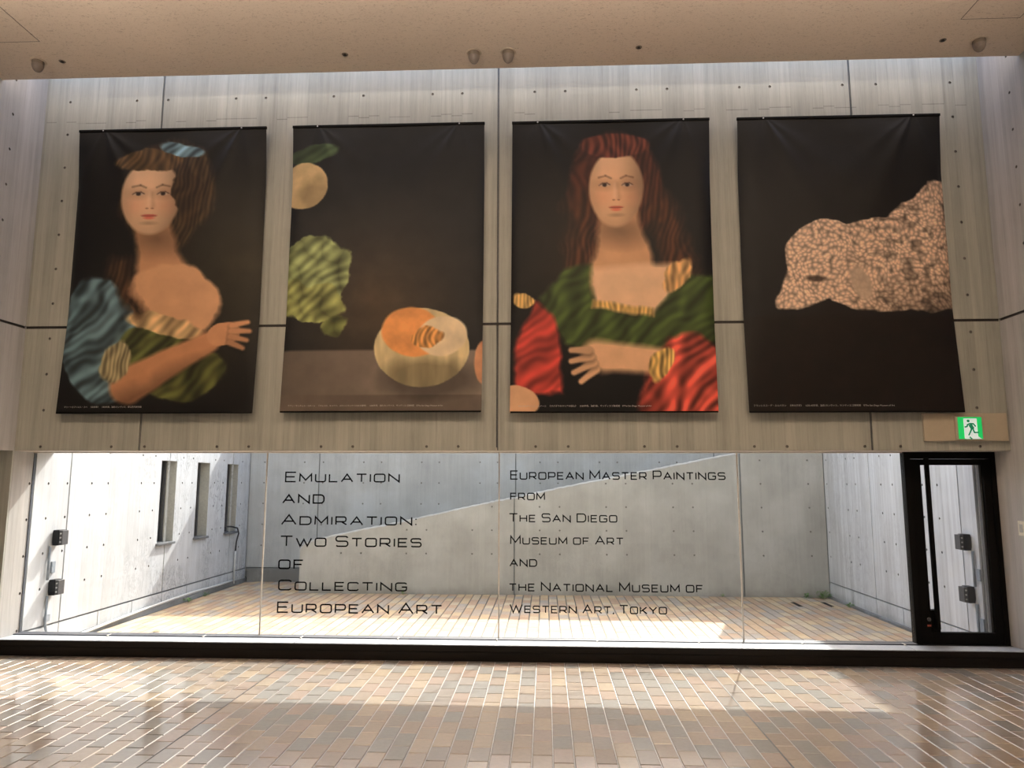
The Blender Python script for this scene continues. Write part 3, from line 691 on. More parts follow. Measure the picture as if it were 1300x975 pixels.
# ------------------------------------------------------------------ ceiling fittings
dl_lab = ['domed downlight at the left end of the ceiling edge', 'left one of the two downlights side by side mid ceiling',
          'right one of the two downlights side by side mid ceiling', 'domed downlight at the right end of the ceiling edge']
for (x, y), lb in zip(lights, dl_lab):
    t = tag(empty('downlight', (x, y, ZC)), lb, 'ceiling light', 'unlit domed downlights along the ceiling edge')
    bm = bmesh.new(); lathe(bm, [(0.050, 0.0), (0.052, -0.004), (0.070, -0.004), (0.072, 0.0)], 24, x, y, ZC); rel(link_mesh('trim_ring', bm, M_ring, None, True), t)
    bm = bmesh.new(); lathe(bm, [(0.052, 0.02), (0.053, -0.012), (0.051, -0.036)], 24, x, y, ZC); rel(link_mesh('collar', bm, M_baffle, None, True), t)
    bm = bmesh.new(); lathe(bm, [(0.052, -0.036), (0.054, -0.040), (0.050, -0.058), (0.041, -0.082), (0.027, -0.100), (0.012, -0.108), (0.001, -0.110)], 24, x, y, ZC); rel(link_mesh('glass_dome', bm, M_lens, None, True), t)
sp_lab = ['small dark ceiling sprinkler hole beside the leftmost downlight', 'small dark sprinkler hole in the ceiling above the second banner',
          'small dark sprinkler hole in the ceiling above the third banner', 'small dark ceiling sprinkler hole beside the rightmost downlight']
for (x, y), lb in zip(sprk, sp_lab):
    t = tag(empty('sprinkler', (x, y, ZC)), lb, 'sprinkler', 'dark sprinkler heads along the ceiling edge')
    bm = bmesh.new(); lathe(bm, [(0.030, 0.0), (0.029, -0.003), (0.018, -0.003), (0.015, 0.03), (0.001, 0.03)], 16, x, y, ZC); rel(link_mesh('sprinkler_cup', bm, M_baffle, None, True), t)
    bm = bmesh.new(); lathe(bm, [(0.012, 0.03), (0.012, -0.006), (0.016, -0.010), (0.001, -0.012)], 12, x, y, ZC); rel(link_mesh('sprinkler_head', bm, M_joint), t)

# ------------------------------------------------------------------ wall fixtures in the courtyard
def fixture(side, zc, lb):
    s = 1 if side == 'L' else -1; X0 = XL if side == 'L' else XCR
    y0, y1 = (0.68, 0.79) if side == 'L' else (0.72, 0.83)
    t = tag(empty('wall_fixture', (X0, 0.75, zc)), lb, 'wall fixture', 'black fixture boxes on the courtyard side walls')
    def b(n, a, c, d, e, z0_, z1_, m, bev=0.004): 
        xa, xb_ = sorted((X0+s*a, X0+s*c)); rel(mbox(n, (xa, xb_, d, e, z0_, z1_), m, None, bev), t)
    b('housing', 0.010, 0.080, y0, y1, zc-0.083, zc+0.083, M_fixture, 0.006)
    b('front_cap', 0.080, 0.118, y0+0.004, y1-0.004, zc-0.076, zc+0.076, M_bracket, 0.004)
    b('mounting_bracket', 0.0, 0.012, y0+0.01, y1+0.03, zc-0.06, zc+0.06, M_bracket, 0.002)
    for dz in (-0.045, 0.0, 0.045):
        bm = bmesh.new(); tube(bm, [(X0+s*0.099, y0+0.005, zc+dz), (X0+s*0.099, y0-0.002, zc+dz)], 0.009, 10); rel(link_mesh('screw_cap', bm, M_steel), t)
fixture('L', 1.08, 'upper black fixture box on the bright left courtyard wall'); fixture('L', 0.55, 'lower black fixture box on the bright left courtyard wall')
fixture('R', 1.08, 'upper black fixture box on the right courtyard wall, seen through the door'); fixture('R', 0.55, 'lower black fixture box on the right courtyard wall, seen through the door')
def pipe(name, pts, r, m, lb, cat='conduit'):
    bm = bmesh.new(); tube(bm, pts, r, 10); o = link_mesh(name, bm, m, None, True); return tag(o, lb, cat)
c1 = pipe('conduit', [(XL+0.02, 0.64, 0.995), (XL+0.02, 0.64, 0.635)], 0.014, M_conduit, 'short grey conduit joining the two black boxes on the left wall')
c2 = pipe('conduit', [(XL+0.02, 0.66, 0.465), (XL+0.02, 0.66, 0.17), (XL+0.03, 0.68, 0.08), (XL+0.03, 0.70, -0.07)], 0.014, M_conduit, 'grey conduit running down from the lower left box to the paving')
c3 = pipe('conduit', [(XCR-0.02, 0.69, 0.995), (XCR-0.02, 0.69, 0.635)], 0.014, M_conduit, 'short grey conduit joining the two black boxes behind the door')
c4 = pipe('conduit', [(XCR-0.02, 0.69, 0.465), (XCR-0.02, 0.69, -0.07)], 0.014, M_conduit, 'grey conduit below the lower black box behind the door')
for (s, X0, y, z0_, z1_, lb) in ((1, XL, 0.73, 0.70, 0.825, 'small grey cover plate between the two boxes on the left wall'), (1, XL, 0.71, 0.19, 0.27, 'small grey cover plate low on the left wall beside the conduit'),
                             (-1, XCR, 0.63, 0.70, 0.82, 'small grey cover plate between the two boxes behind the door'), (-1, XCR, 0.63, 0.20, 0.33, 'small grey cover plate low on the right wall behind the door')):
    xa, xb_ = sorted((X0, X0+s*0.018)); o = mbox('cover_plate', (xa, xb_, y-0.03, y+0.03, z0_, z1_), M_conduit, None, 0.004); tag(o, lb, 'cover plate')
pipe('floor_conduit', [(XL+0.045, 0.95, -0.06), (XL+0.045, 1.43, -0.04), (XL+0.045, 1.9, -0.02), (XL+0.045, 2.62, 0.003), (XL+0.045, 3.25, 0.018), (XL+0.045, 3.97, 0.026), (XL+0.045, 4.8, 0.010), (XL+0.045, 5.35, 0.012)], 0.016, M_conduitpale, 'long pale conduit lying along the foot of the left courtyard wall')
pipe('cable', [(XL+0.03, 5.44, -0.05), (XL+0.03, 5.44, 0.35), (XL+0.035, 5.435, 0.5)], 0.014, M_conduitpale, 'pale upright conduit near the far left corner of the courtyard')
pipe('cable', [(XL+0.035, 5.435, 0.5), (XL+0.045, 5.43, 0.66), (XL+0.07, 5.45, 0.80), (XL+0.065, 5.40, 0.89), (XL+0.02, 5.25, 0.925), (XL-0.02, 5.16, 0.93), (XL-0.03, 5.08, 0.93)], 0.013, M_cable, 'black cable looping into the farthest slot window', 'cable')

# weeds and a leaf
def weed(x, y, z, n, s, lb, seed, against=None):
    random.seed(seed); bm = bmesh.new()
    for i in range(n):
        a = random.uniform(0, 2*math.pi); rr = random.uniform(0.0, s); h_ = random.uniform(0.01, s*0.75)
        c = Vector((x+math.cos(a)*rr, min(against, y+math.sin(a)*rr*0.5) if against else y+math.sin(a)*rr, z+h_))
        d = Vector((math.cos(a), math.sin(a)*0.6, random.uniform(-0.1, 0.7))).normalized()*random.uniform(0.02, 0.042); sd = d.cross(Vector((0, 0, 1))).normalized()*d.length*0.42
        q = [c, c+d*0.5+sd, c+d, c+d*0.5-sd]; m_ = c+d*0.5-Vector((0, 0, 0.004))
        vv = [bm.verts.new(p) for p in q]; vm = bm.verts.new(m_)
        for k in range(4): bm.faces.new((vv[k], vv[(k+1) % 4], vm))
        if i % 3 == 0: tube(bm, [(x+math.cos(a)*rr*0.3, c.y, z), tuple(c)], 0.0015, 4)
    o = link_mesh('weed', bm, M_leaf); return tag(o, lb, 'plant')
weed(4.27, 4.56, ZF, 90, 0.13, 'largest green weed, in the far right corner of the courtyard', 1, 4.64)
weed(4.02, 4.58, ZF, 26, 0.08, 'low weed just left of the largest corner weed', 2, 4.64)
weed(4.33, 3.75, ZF, 26, 0.06, 'small weed at the foot of the right courtyard wall', 3)
weed(-5.27, 3.65, ZF, 34, 0.07, 'small weed at the foot of the left courtyard wall, nearer the glass', 4)
weed(-5.29, 4.25, ZF, 22, 0.055, 'small weed at the foot of the left courtyard wall, farther from the glass', 5)
weed(-2.26, 4.60, ZF, 14, 0.05, 'tiny weed at the foot of the ramp wall, behind the word COLLECTING', 6, 4.64)
weed(2.75, 4.60, ZF, 12, 0.05, 'tiny weed at the foot of the ramp wall, left of the joint', 7, 4.64)
bm = bmesh.new()
vv = [bm.verts.new(p) for p in ((-4.67, 1.56, ZF+0.004), (-4.63, 1.53, ZF+0.012), (-4.585, 1.57, ZF+0.006), (-4.60, 1.62, ZF+0.018), (-4.65, 1.61, ZF+0.01))]; vc = bm.verts.new((-4.63, 1.575, ZF+0.024))
for k in range(5): bm.faces.new((vv[k], vv[(k+1) % 5], vc))
tag(link_mesh('dry_leaf', bm, M_dry), 'single orange dry leaf lying on the courtyard paving at left', 'leaf')

# ------------------------------------------------------------------ banners (generic painted stand-ins)
PW, PH = 480, 720
yy, xx = np.mgrid[0:PH, 0:PW]; U = (xx+0.5)/PW; V = (yy+0.5)/PW     # V runs 0..1.5 downwards
rng = np.random.default_rng(3)
def vnoise(fx, fy, seed=0):
    g = np.random.default_rng(seed).random((int(fy)+3, int(fx)+3))
    gx = U*fx; gy = V/1.5*fy; ix = gx.astype(int); iy = gy.astype(int); tx = gx-ix; ty = gy-iy
    tx = tx*tx*(3-2*tx); ty = ty*ty*(3-2*ty)
    return (g[iy, ix]*(1-tx)+g[iy, ix+1]*tx)*(1-ty)+(g[iy+1, ix]*(1-tx)+g[iy+1, ix+1]*tx)*ty
def fbm(f, seed, oct=4, ax=1.0): return sum(vnoise(f*2**i*ax, f*1.5*2**i, seed+i)/2**(i+1) for i in range(oct))/(1-1/2**oct)
NX = (fbm(9, 50)-0.5)*0.05; NY = (fbm(9, 60)-0.5)*0.05
def ell(cx, cy, rx, ry, rot=0, soft=0.08, rough=1.0):
    a = math.radians(rot); dx = U-cx+NX*rough; dy = V-cy+NY*rough; x = dx*math.cos(a)+dy*math.sin(a); y = -dx*math.sin(a)+dy*math.cos(a)
    d = np.sqrt((x/rx)**2+(y/ry)**2); soft = soft*(0.5 if rough > 0.2 else 1); return np.clip((1+soft-d)/(2*soft), 0, 1)
def cap(x0_, y0_, x1_, y1_, r0, r1, soft=0.02, rough=1.0):
    px = U-x0_+NX*rough; py_ = V-y0_+NY*rough; dx, dy = x1_-x0_, y1_-y0_; t_ = np.clip((px*dx+py_*dy)/(dx*dx+dy*dy), 0, 1)
    d = np.hypot(px-t_*dx, py_-t_*dy)-(r0+(r1-r0)*t_); return np.clip(0.5-d/(2*soft), 0, 1)
def poly(pts, soft=0.01, rough=0.5):
    x = U+NX*rough; y = V+NY*rough; ins = np.zeros_like(U, bool); dist = np.full_like(U, 9.0)
    for (ax, ay), (bx, by) in zip(pts, pts[1:]+pts[:1]):
        c = ((ay > y) != (by > y)) & (x < (bx-ax)*(y-ay)/((by-ay) or 1e-9)+ax); ins ^= c
        t_ = np.clip(((x-ax)*(bx-ax)+(y-ay)*(by-ay))/((bx-ax)**2+(by-ay)**2), 0, 1); dist = np.minimum(dist, np.hypot(x-ax-t_*(bx-ax), y-ay-t_*(by-ay)))
    return np.clip(0.5+np.where(ins, dist, -dist)/(2*soft), 0, 1)
def lay(img, mask, col, var=0.0, tex=None):
    c = np.array(col, float)/255
    c = np.broadcast_to(c, img.shape).copy() if c.ndim == 1 else c
    if tex is not None: c = np.clip(c*(1+var*(tex[..., None]-0.5)*2), 0, 1)
    return img*(1-mask[..., None])+c*mask[..., None]
def shade(img, mask, k): return np.clip(img*(1+mask[..., None]*k), 0, 1)
brush = fbm(14, 70, 5); curls = None
def base(c0, c1, cx, cy, r):
    m = np.clip(1-np.hypot(U-cx, (V-cy))/r, 0, 1)**1.2
    img = np.array(c0, float)[None, None]/255*(1-m[..., None])+np.array(c1, float)[None, None]/255*m[..., None]
    return np.clip(img*(1+0.25*(brush[..., None]-0.5)), 0, 1)
def folds(ang, f, seed, k=7.0, sh=1.0):
    a = math.radians(ang); w_ = np.sin((U*math.cos(a)+V*math.sin(a))*f+(fbm(4, seed, 3)-0.5)*k*2); return np.clip(0.5+0.5*w_, 0, 1)**sh
def cells(f, seed):
    r = np.random.default_rng(seed).random((int(f*1.5)+4, int(f)+4, 2)); gx = (U+NX)*f+1; gy = (V+NY)*f+1
    ix = np.clip(gx.astype(int), 1, int(f)+2); iy = np.clip(gy.astype(int), 1, int(f*1.5)+2); d = np.full_like(U, 9.0)
    for a in (-1, 0, 1):
        for b in (-1, 0, 1): q = r[iy+a, ix+b]; d = np.minimum(d, np.hypot(ix+b+q[..., 0]-gx, iy+a+q[..., 1]-gy))
    return np.clip(1.15-d*1.25, 0, 1)
def face(img, cx, cy, rx, ry, rot, skin, lip, hair, k=1.0):
    m = ell(cx, cy, rx, ry, rot, 0.05, 0.12); img = lay(img, m, skin, 0.03, brush)
    img = shade(img, m*np.clip((U-cx)/rx, 0, 1)**1.5, -0.38); img = shade(img, m*np.clip((V-cy)/ry-0.3, 0, 1), -0.2); img = shade(img, m*np.clip(-(U-cx)/rx-0.5, 0, 1), -0.3)
    img = lay(img, (ell(cx-rx*0.5, cy+ry*0.25, rx*0.32, ry*0.2, 0, 0.9, 0)+ell(cx+rx*0.5, cy+ry*0.25, rx*0.32, ry*0.2, 0, 0.9, 0))*m*0.22, (214, 120, 92))
    for s_ in (-1, 1):
        ex = cx+s_*rx*0.42; ey = cy-ry*0.08; w_ = rx*0.20
        img = lay(img, ell(ex, ey-ry*0.02, rx*0.32, ry*0.13, 0, 0.8, 0)*m*0.30, (120, 76, 56))
        img = lay(img, ell(ex, ey, w_*0.95, ry*0.042, 0, 0.35, 0)*m*0.75, (206, 186, 168))
        img = lay(img, ell(ex, ey, w_*0.42, ry*0.048, 0, 0.3, 0)*m*0.95, (42, 28, 22))
        for p, q in (((-1, 0.012), (-0.4, -0.045)), ((-0.4, -0.045), (0.4, -0.05)), ((0.4, -0.05), (1, 0.0))):
            img = lay(img, cap(ex+p[0]*w_, ey+p[1]*ry, ex+q[0]*w_, ey+q[1]*ry, rx*0.016, rx*0.016, 0.0035, 0)*m*0.85, (70, 42, 32))
        for p, q in (((-1.2, -0.17), (-0.2, -0.235)), ((-0.2, -0.235), (1.1, -0.19))):
            img = lay(img, cap(ex+p[0]*w_*s_, ey+p[1]*ry, ex+q[0]*w_*s_, ey+q[1]*ry, rx*0.02, rx*0.025, 0.005, 0)*m*0.6, hair)
    img = lay(img, cap(cx+rx*0.04, cy-ry*0.10, cx+rx*0.10, cy+ry*0.24, rx*0.03, rx*0.07, 0.012, 0)*m*0.22, (120, 70, 50))
    img = lay(img, cap(cx-rx*0.04, cy-ry*0.10, cx-rx*0.03, cy+ry*0.22, rx*0.03, rx*0.07, 0.010, 0)*m*0.35, (250, 218, 186))
    for s_ in (-1, 1): img = lay(img, ell(cx+s_*rx*0.09, cy+ry*0.31, rx*0.05, ry*0.02, 0, 0.5, 0)*m*0.6, (120, 62, 46))
    img = lay(img, ell(cx, cy+ry*0.50, rx*0.25, ry*0.035, 0, 0.3, 0)*m*0.9, lip); img = lay(img, ell(cx, cy+ry*0.56, rx*0.18, ry*0.038, 0, 0.4, 0)*m*0.8, tuple(min(255, c*1.15) for c in lip))
    img = lay(img, cap(cx-rx*0.24, cy+ry*0.515, cx+rx*0.24, cy+ry*0.515, rx*0.010, rx*0.010, 0.003, 0)*m*0.7, (96, 40, 36))
    img = shade(img, ell(cx, cy+ry*0.70, rx*0.22, ry*0.04, 0, 0.8, 0)*m, -0.18)
    return img
def fingers(img, cx, cy, ang, L, wdt, skin, n=4):
    for i in range(n):
        a = math.radians(ang+(i-(n-1)/2)*13); l_ = L*(1-0.12*abs(i-1.2)); ox, oy = -math.sin(math.radians(ang))*(i-(n-1)/2)*wdt*1.7, math.cos(math.radians(ang))*(i-(n-1)/2)*wdt*1.7
        m = cap(cx+ox, cy+oy, cx+ox+l_*math.cos(a), cy+oy+l_*math.sin(a), wdt, wdt*0.7, 0.006, 0.1)
        img = shade(img, np.clip(cap(cx+ox, cy+oy+wdt*0.5, cx+ox+l_*math.cos(a), cy+oy+l_*math.sin(a)+wdt*0.5, wdt*1.2, wdt, 0.01, 0), 0, 1), -0.3)
        img = lay(img, m, tuple(c*(1-0.05*i) for c in skin), 0.05, brush)
    return img
silk = 0.65*folds(35, 46, 200)+0.35*folds(50, 130, 240, 9); silk2 = folds(-25, 60, 210); hairs = folds(10, 95, 220, 12); hairs = 0.5*hairs+0.5*folds(5, 230, 250, 18); curls = hairs; wool_c = cells(52, 5)*0.75+0.25*cells(26, 6); leafy = np.clip(cells(11, 8)*0.7+0.3*folds(60, 120, 230, 8), 0, 1)
def art_lady_blue():
    img = base((14, 13, 13), (56, 50, 36), 0.95, 0.75, 0.75)
    img = lay(img, ell(0.50, 0.36, 0.25, 0.30, 10, 0.12, 1.5), (66, 50, 34), 0.35, curls)
    img = lay(img, cap(0.42, 0.52, 0.52, 0.85, 0.10, 0.13), (200, 150, 112), 0.05, brush)
    img = lay(img, ell(0.56, 0.93, 0.25, 0.19, 10, 0.1), (214, 164, 124), 0.05, brush)
    img = shade(img, ell(0.46, 0.60, 0.12, 0.07, 10, 0.9, 0.1), -0.35)
    img = face(img, 0.41, 0.37, 0.155, 0.205, -4, (238, 196, 158), (190, 92, 78), (70, 48, 32))
    img = lay(img, ell(0.40, 0.17, 0.20, 0.065, -6, 0.15, 1.5), (92, 70, 44), 0.3, curls)
    img = lay(img, ell(0.60, 0.36, 0.07, 0.17, -8, 0.2, 2), (58, 42, 28), 0.35, curls)
    img = lay(img, ell(0.55, 0.11, 0.12, 0.035, 12, 0.2, 1), (112, 142, 156), 0.5, silk)
    img = lay(img, ell(0.19, 1.12, 0.21, 0.33, -12, 0.06), (82, 104, 112), 0.5, silk)
    img = lay(img, ell(0.52, 1.22, 0.24, 0.19, 8, 0.08), (74, 78, 42), 0.5, silk)
    img = lay(img, ell(0.52, 1.05, 0.20, 0.05, 14, 0.2), (196, 164, 118), 0.3, silk)
    img = lay(img, cap(0.26, 0.75, 0.40, 0.98, 0.07, 0.03, 0.03, 2), (64, 44, 30), 0.35, curls)
    img = lay(img, ell(0.66, 1.32, 0.20, 0.12, -20, 0.1), (76, 78, 40), 0.5, silk)
    img = lay(img, cap(0.36, 1.36, 0.76, 1.14, 0.095, 0.055, 0.012, 0.3), (200, 142, 102), 0.06, brush)
    img = lay(img, ell(0.83, 1.10, 0.085, 0.06, -12, 0.1, 0.3), (206, 150, 110), 0.06, brush); img = fingers(img, 0.87, 1.10, 5, 0.09, 0.017, (208, 152, 112))
    img = shade(img, cap(0.34, 1.44, 0.78, 1.22, 0.05, 0.02, 0.05), -0.35)
    img = lay(img, ell(0.28, 1.24, 0.07, 0.11, 20, 0.2, 1.5), (150, 138, 104), 0.3, curls)
    return img
def art_still():
    img = base((26, 27, 29), (84, 70, 54), 0.48, 0.95, 0.62)
    ledge = poly([(-.1, 1.19), (1.1, 1.19), (1.1, 1.6), (-.1, 1.6)], 0.006, 0)
    img = lay(img, ledge, (136, 122, 110), 0.08, brush); img = shade(img, ledge*np.clip(1-U*1.6, 0, 1), -0.25)
    img = lay(img, poly([(-.1, 1.415), (1.1, 1.415), (1.1, 1.6), (-.1, 1.6)], 0.004, 0), (106, 94, 84), 0.08, brush)
    img = lay(img, ell(0.10, 0.16, 0.14, 0.05, -12, 0.2), (62, 78, 52), 0.3, silk)
    img = lay(img, ell(0.07, 0.32, 0.125, 0.12, 0, 0.06, 0.4), (222, 194, 144), 0.15, brush); img = shade(img, ell(0.14, 0.38, 0.10, 0.09, 0, 0.8), -0.25)
    img = lay(img, ell(0.14, 0.78, 0.205, 0.19, 0, 0.06, 1.8), (124, 134, 90), 0.55, leafy)
    img = lay(img, ell(0.12, 0.93, 0.19, 0.10, 12, 0.1, 2), (124, 128, 78), 0.55, leafy)
    img = lay(img, ell(0.26, 1.06, 0.08, 0.05, -25, 0.2, 2), (110, 116, 66), 0.5, leafy)
    img = lay(img, ell(0.70, 1.18, 0.235, 0.20, 0, 0.03, 0.3), (222, 202, 154), 0.25, fbm(4, 33, 3, 5.0))
    img = shade(img, ell(0.74, 1.34, 0.24, 0.10, 0, 0.6), -0.35)
    img = lay(img, ell(0.65, 1.10, 0.155, 0.125, 12, 0.04, 0.2), (240, 164, 98), 0.15, brush)
    img = lay(img, ell(0.80, 1.12, 0.125, 0.10, -10, 0.05, 0.2), (238, 216, 180), 0.12, brush)
    img = lay(img, ell(0.71, 1.12, 0.075, 0.05, -15, 0.2, 1.5), (206, 146, 84), 0.35, curls)
    img = lay(img, ell(1.02, 1.25, 0.06, 0.12, 0, 0.05, 0.2), (208, 150, 112), 0.15, brush)
    return img
def art_lady_green():
    img = base((12, 12, 14), (46, 36, 26), 0.40, 0.70, 0.55)
    img = lay(img, ell(0.52, 0.36, 0.24, 0.30, 0, 0.10, 1.2), (70, 38, 28), 0.3, curls)
    for a in (0.35, 0.74): img = lay(img, cap(a, 0.45, a+(-0.02 if a < .5 else 0.14), 0.92, 0.07, 0.06, 0.04, 2.5), (72, 42, 27), 0.35, curls)
    img = lay(img, cap(0.54, 0.52, 0.55, 0.80, 0.10, 0.16), (214, 164, 124), 0.05, brush)
    img = lay(img, poly([(0.40, 0.78), (0.80, 0.76), (0.86, 0.84), (0.70, 1.02), (0.42, 0.98)], 0.02), (238, 196, 158), 0.05, brush)
    img = shade(img, ell(0.54, 0.59, 0.11, 0.06, 5, 0.9, 0.1), -0.35)
    img = face(img, 0.525, 0.36, 0.135, 0.205, 2, (238, 190, 148), (196, 100, 80), (80, 46, 32))
    img = lay(img, ell(0.52, 0.13, 0.17, 0.065, 0, 0.15, 0.6), (96, 50, 38), 0.4, curls)
    img = lay(img, poly([(0.14, 0.92), (0.26, 0.78), (0.40, 0.76), (0.42, 0.98), (0.70, 1.03), (0.84, 0.82), (1.05, 0.80), (1.05, 1.15), (0.78, 1.18), (0.52, 1.28), (0.26, 1.16)], 0.015, 1.0), (62, 78, 36), 0.35, silk)
    img = lay(img, poly([(0.41, 0.94), (0.70, 0.99), (0.70, 1.03), (0.40, 0.98)], 0.01), (206, 166, 98), 0.3, curls)
    img = lay(img, ell(0.82, 0.82, 0.05, 0.10, 35, 0.2), (202, 158, 104), 0.3, curls)
    img = lay(img, poly([(0.02, 1.20), (0.12, 0.93), (0.22, 1.00), (0.26, 1.40), (0.02, 1.42)], 0.012, 1), (176, 62, 52), 0.3, silk)
    img = lay(img, poly([(0.66, 1.30), (0.76, 1.12), (0.92, 1.12), (1.05, 1.22), (1.05, 1.6), (0.60, 1.6)], 0.015, 1), (190, 78, 64), 0.5, silk)
    img = lay(img, ell(0.06, 0.93, 0.06, 0.04, 0, 0.2), (196, 160, 96), 0.3, curls)
    img = lay(img, cap(0.42, 1.22, 0.70, 1.25, 0.075, 0.07, 0.02, 0.5), (230, 182, 142), 0.08, brush)
    img = lay(img, ell(0.73, 1.27, 0.05, 0.10, 20, 0.2, 1), (196, 160, 92), 0.4, curls)
    img = fingers(img, 0.40, 1.24, 160, 0.11, 0.02, (230, 182, 142))
    img = lay(img, ell(0.04, 1.44, 0.11, 0.07, 15, 0.1, 0.4), (226, 178, 138), 0.08, brush)
    return img
def art_wool():
    img = base((20, 19, 19), (34, 26, 20), 0.5, 1.2, 0.5)
    img = lay(img, poly([(-.1, 1.03), (1.1, 1.03), (1.1, 1.6), (-.1, 1.6)], 0.02, 0.3), (22, 15, 11), 0.3, brush)
    m = np.maximum(ell(1.02, 0.72, 0.36, 0.36, 0, 0.03, 1.2), ell(0.66, 0.78, 0.34, 0.24, 0, 0.03, 0.8))
    m = np.maximum(m, ell(0.40, 0.74, 0.20, 0.20, 0, 0.03, 0.8)); m = np.maximum(m, cap(0.36, 0.80, 0.21, 0.955, 0.16, 0.06, 0.006, 0.4))
    m = m*np.clip((1.01-V+NY)/0.012, 0, 1)
    wool = fbm(24, 120, 3); w2 = vnoise(34, 50, 130)
    img = lay(img, m, (196, 168, 146), 0.42, wool_c); img = shade(img, m*np.clip((w2-0.55)*3, 0, 1)*np.clip((U-0.4)*3, 0, 1), -0.35)
    img = shade(img, m*np.clip((V-0.80)*3.2, 0, 1)*np.clip((U-0.45)*2, 0, 1), -0.6)
    img = lay(img, ell(0.56, 0.87, 0.045, 0.085, -20, 0.15, 0.2)*0.85, (196, 172, 150), 0.1, brush)
    img = lay(img, ell(0.35, 0.84, 0.05, 0.015, 4, 0.4, 0.2)*0.8, (50, 36, 28))
    return img

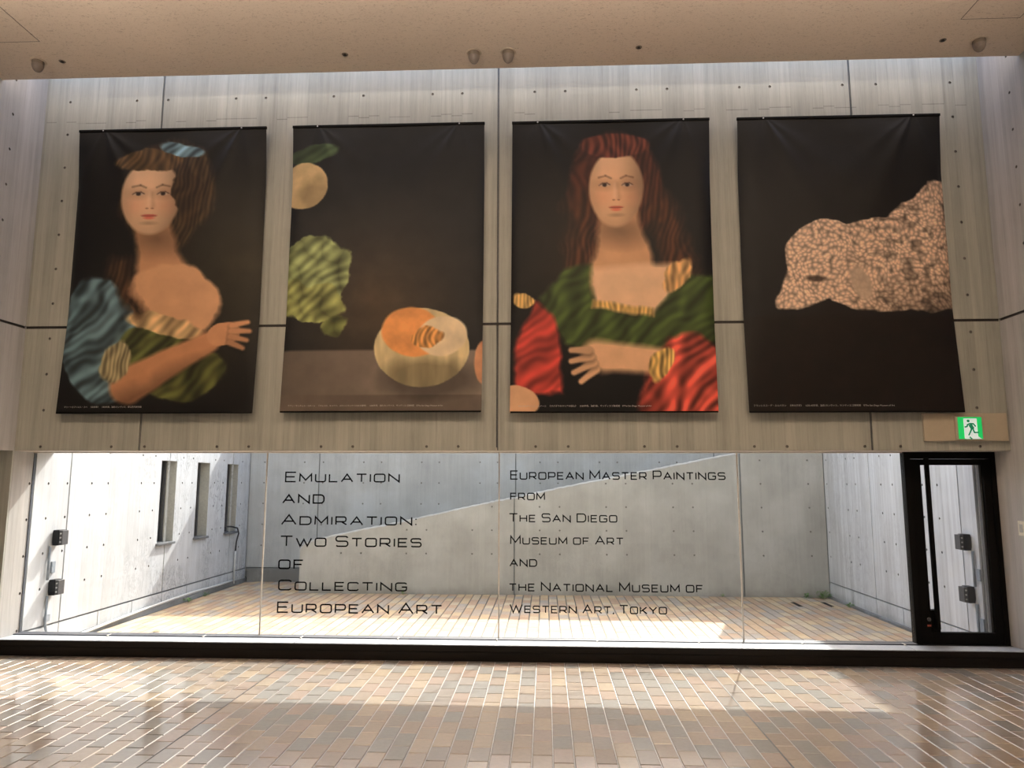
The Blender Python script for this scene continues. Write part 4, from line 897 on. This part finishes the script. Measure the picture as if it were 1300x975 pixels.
def banner(xl, xr, zt, zb, art, lb, caption, cx, cw, seed, bl=0.0, br=0.0):
    root = tag(empty('hanging_banner', ((xl+xr)/2, -0.08, zt)), lb, 'banner')
    img = np.clip(art(), 0, 1)
    NU, NV = 290, 435
    u = np.linspace(0, 1, NU+1); v = np.linspace(0, 1, NV+1); uu, vv_ = np.meshgrid(u, v)
    rg = np.random.default_rng(seed)
    y = -0.085 + 0*uu
    # drapes radiating from the two hanging points, sagging top between them, curled side edges
    for hx, sgn in ((0.13, 1), (0.87, -1)):
        dx = (uu-hx); dy = vv_*1.5+0.02; ang = np.arctan2(dx, dy); rad = np.hypot(dx, dy)
        for a0, wd, am in ((sgn*0.42, 0.16, 0.022), (sgn*0.85, 0.15, 0.010), (-sgn*0.25, 0.14, 0.007)):
            a0 = a0+rg.uniform(-0.06, 0.06)
            y -= am*np.exp(-((ang-a0)/wd)**2)*np.clip(rad*7, 0, 1)*np.exp(-rad*1.9)
    y += 0.016*np.exp(-((uu-0.5)/0.18)**2)*np.exp(-((vv_-0.10)/0.09)**2)
    y += 0.006*np.sin(uu*9+rg.uniform(0, 6))*np.exp(-vv_*3)*np.clip(vv_*20, 0, 1)
    y -= 0.010*np.sin(math.pi*vv_)*np.cos((uu-0.5)*5)
    ec = np.clip(vv_*5, 0, 1)*np.clip((1-vv_)*3, 0, 1)
    y += ec*0.058*(np.exp(-uu/0.035)+np.exp(-(1-uu)/0.035))
    x = xl+(xr-xl)*uu + (bl*(1-uu)+br*uu)*vv_; z = zt-(zt-zb)*vv_
    co = np.stack([x, y, z], -1).reshape(-1, 3).astype(np.float32)
    iu = np.clip((uu*PW).astype(int), 0, PW-1); iv = np.clip((vv_*PH).astype(int), 0, PH-1)
    rgb = img[iv, iu].reshape(-1, 3)
    lin = np.where(rgb <= 0.04045, rgb/12.92, ((rgb+0.055)/1.055)**2.4)
    n = NU+1; i = (np.arange(NV)[:, None]*n+np.arange(NU)[None]).ravel()
    quads = np.stack([i, i+n, i+n+1, i+1], -1).astype(np.int32)
    me = bpy.data.meshes.new('banner_cloth'); me.vertices.add(len(co)); me.vertices.foreach_set('co', co.ravel())
    me.loops.add(quads.size); me.loops.foreach_set('vertex_index', quads.ravel()); me.polygons.add(len(quads))
    me.polygons.foreach_set('loop_start', np.arange(0, quads.size, 4, dtype=np.int32)); me.polygons.foreach_set('use_smooth', np.ones(len(quads), bool))
    me.update(calc_edges=True)
    at = me.color_attributes.new('print', 'FLOAT_COLOR', 'POINT'); at.data.foreach_set('color', np.concatenate([lin, np.ones((len(lin), 1))], 1).astype(np.float32).ravel())
    me.materials.append(M_print); o = bpy.data.objects.new('banner_cloth', me); C.objects.link(o); rel(o, root)
    rel(mbox('top_rod', (xl-0.004, xr+0.004, -0.094, -0.070, zt-0.012, zt+0.014), M_black, None, 0.004), root)
    rel(mbox('bottom_hem', (xl+bl+0.004, xr+br-0.004, -0.092, -0.078, zb-0.004, zb+0.012), M_black, None, 0.003), root)
    for hx in (0.13, 0.87):
        bm = bmesh.new(); tube(bm, [(xl+(xr-xl)*hx, -0.082, zt+0.01), (xl+(xr-xl)*hx, -0.082, ZT-0.05)], 0.0007, 5); rel(link_mesh('hanging_cord', bm, M_wire), root)
        bm = bmesh.new(); tube(bm, [(xl+(xr-xl)*hx, -0.097, zt+0.0), (xl+(xr-xl)*hx, -0.066, zt+0.0)], 0.008, 8); rel(link_mesh('hanger_clip', bm, M_steel), root)
    cu = bpy.data.curves.new('caption', 'FONT'); cu.body = caption; cu.size = 0.026
    to = bpy.data.objects.new('caption', cu); C.objects.link(to); bpy.context.view_layer.update()
    me = bpy.data.meshes.new_from_object(to.evaluated_get(bpy.context.evaluated_depsgraph_get())); bpy.data.objects.remove(to)
    cc_ = np.empty(len(me.vertices)*3, np.float32); me.vertices.foreach_get('co', cc_); cc_ = cc_.reshape(-1, 3)
    if len(cc_):
        s_ = cw/max(1e-3, np.ptp(cc_[:, 0])); X_ = cx+(cc_[:, 0]-cc_[:, 0].min())*s_
        wz = np.stack([X_, np.full(len(cc_), -0.098), zb+0.055+cc_[:, 1]*min(1.3, s_)], -1).astype(np.float32); me.vertices.foreach_set('co', wz.ravel())
        me.materials.clear(); me.materials.append(M_capt); co_ = bpy.data.objects.new('caption', me); C.objects.link(co_); rel(co_, root)
M_capt = plain('white_print', (0.55, 0.52, 0.48), 0.5, var=0)
SD = '、サンディエゴ美術館　©The San Diego Museum of Art'
banner(-4.935, -2.915, 5.383, 2.372, art_lady_blue, 'leftmost banner, woman in a blue dress on a dark ground', 'マリー＝ガブリエル・カペ　《自画像》　1783年頃、油彩/カンヴァス、国立西洋美術館', -4.845, 0.80, 1)
banner(-2.630, -0.615, 5.383, 2.378, art_still, 'second banner from left, fruit and leafy greens above a grey ledge', 'フアン・サンチェス・コターン　《マルメロ、キャベツ、メロンとキュウリのある静物》　1602年頃、油彩/カンヴァス'+SD, -2.555, 1.55, 2, -0.01, -0.01)
banner(-0.325, 1.690, 5.378, 2.368, art_lady_green, 'third banner from left, long haired woman in green with red sleeves', 'ベルナルディーノ・ルイーニ　《マグダラのマリアの回心》　1520年頃、油彩/板'+SD, -0.265, 1.30, 3, -0.02, -0.01)
banner(1.972, 3.990, 5.373, 2.366, art_wool, 'rightmost banner, pale woolly sheep on a black ground', 'フランシスコ・デ・スルバラン　《神の仔羊》　1635-40年頃、油彩/カンヴァス'+SD, 2.015, 1.33, 4, 0.0, 0.015)
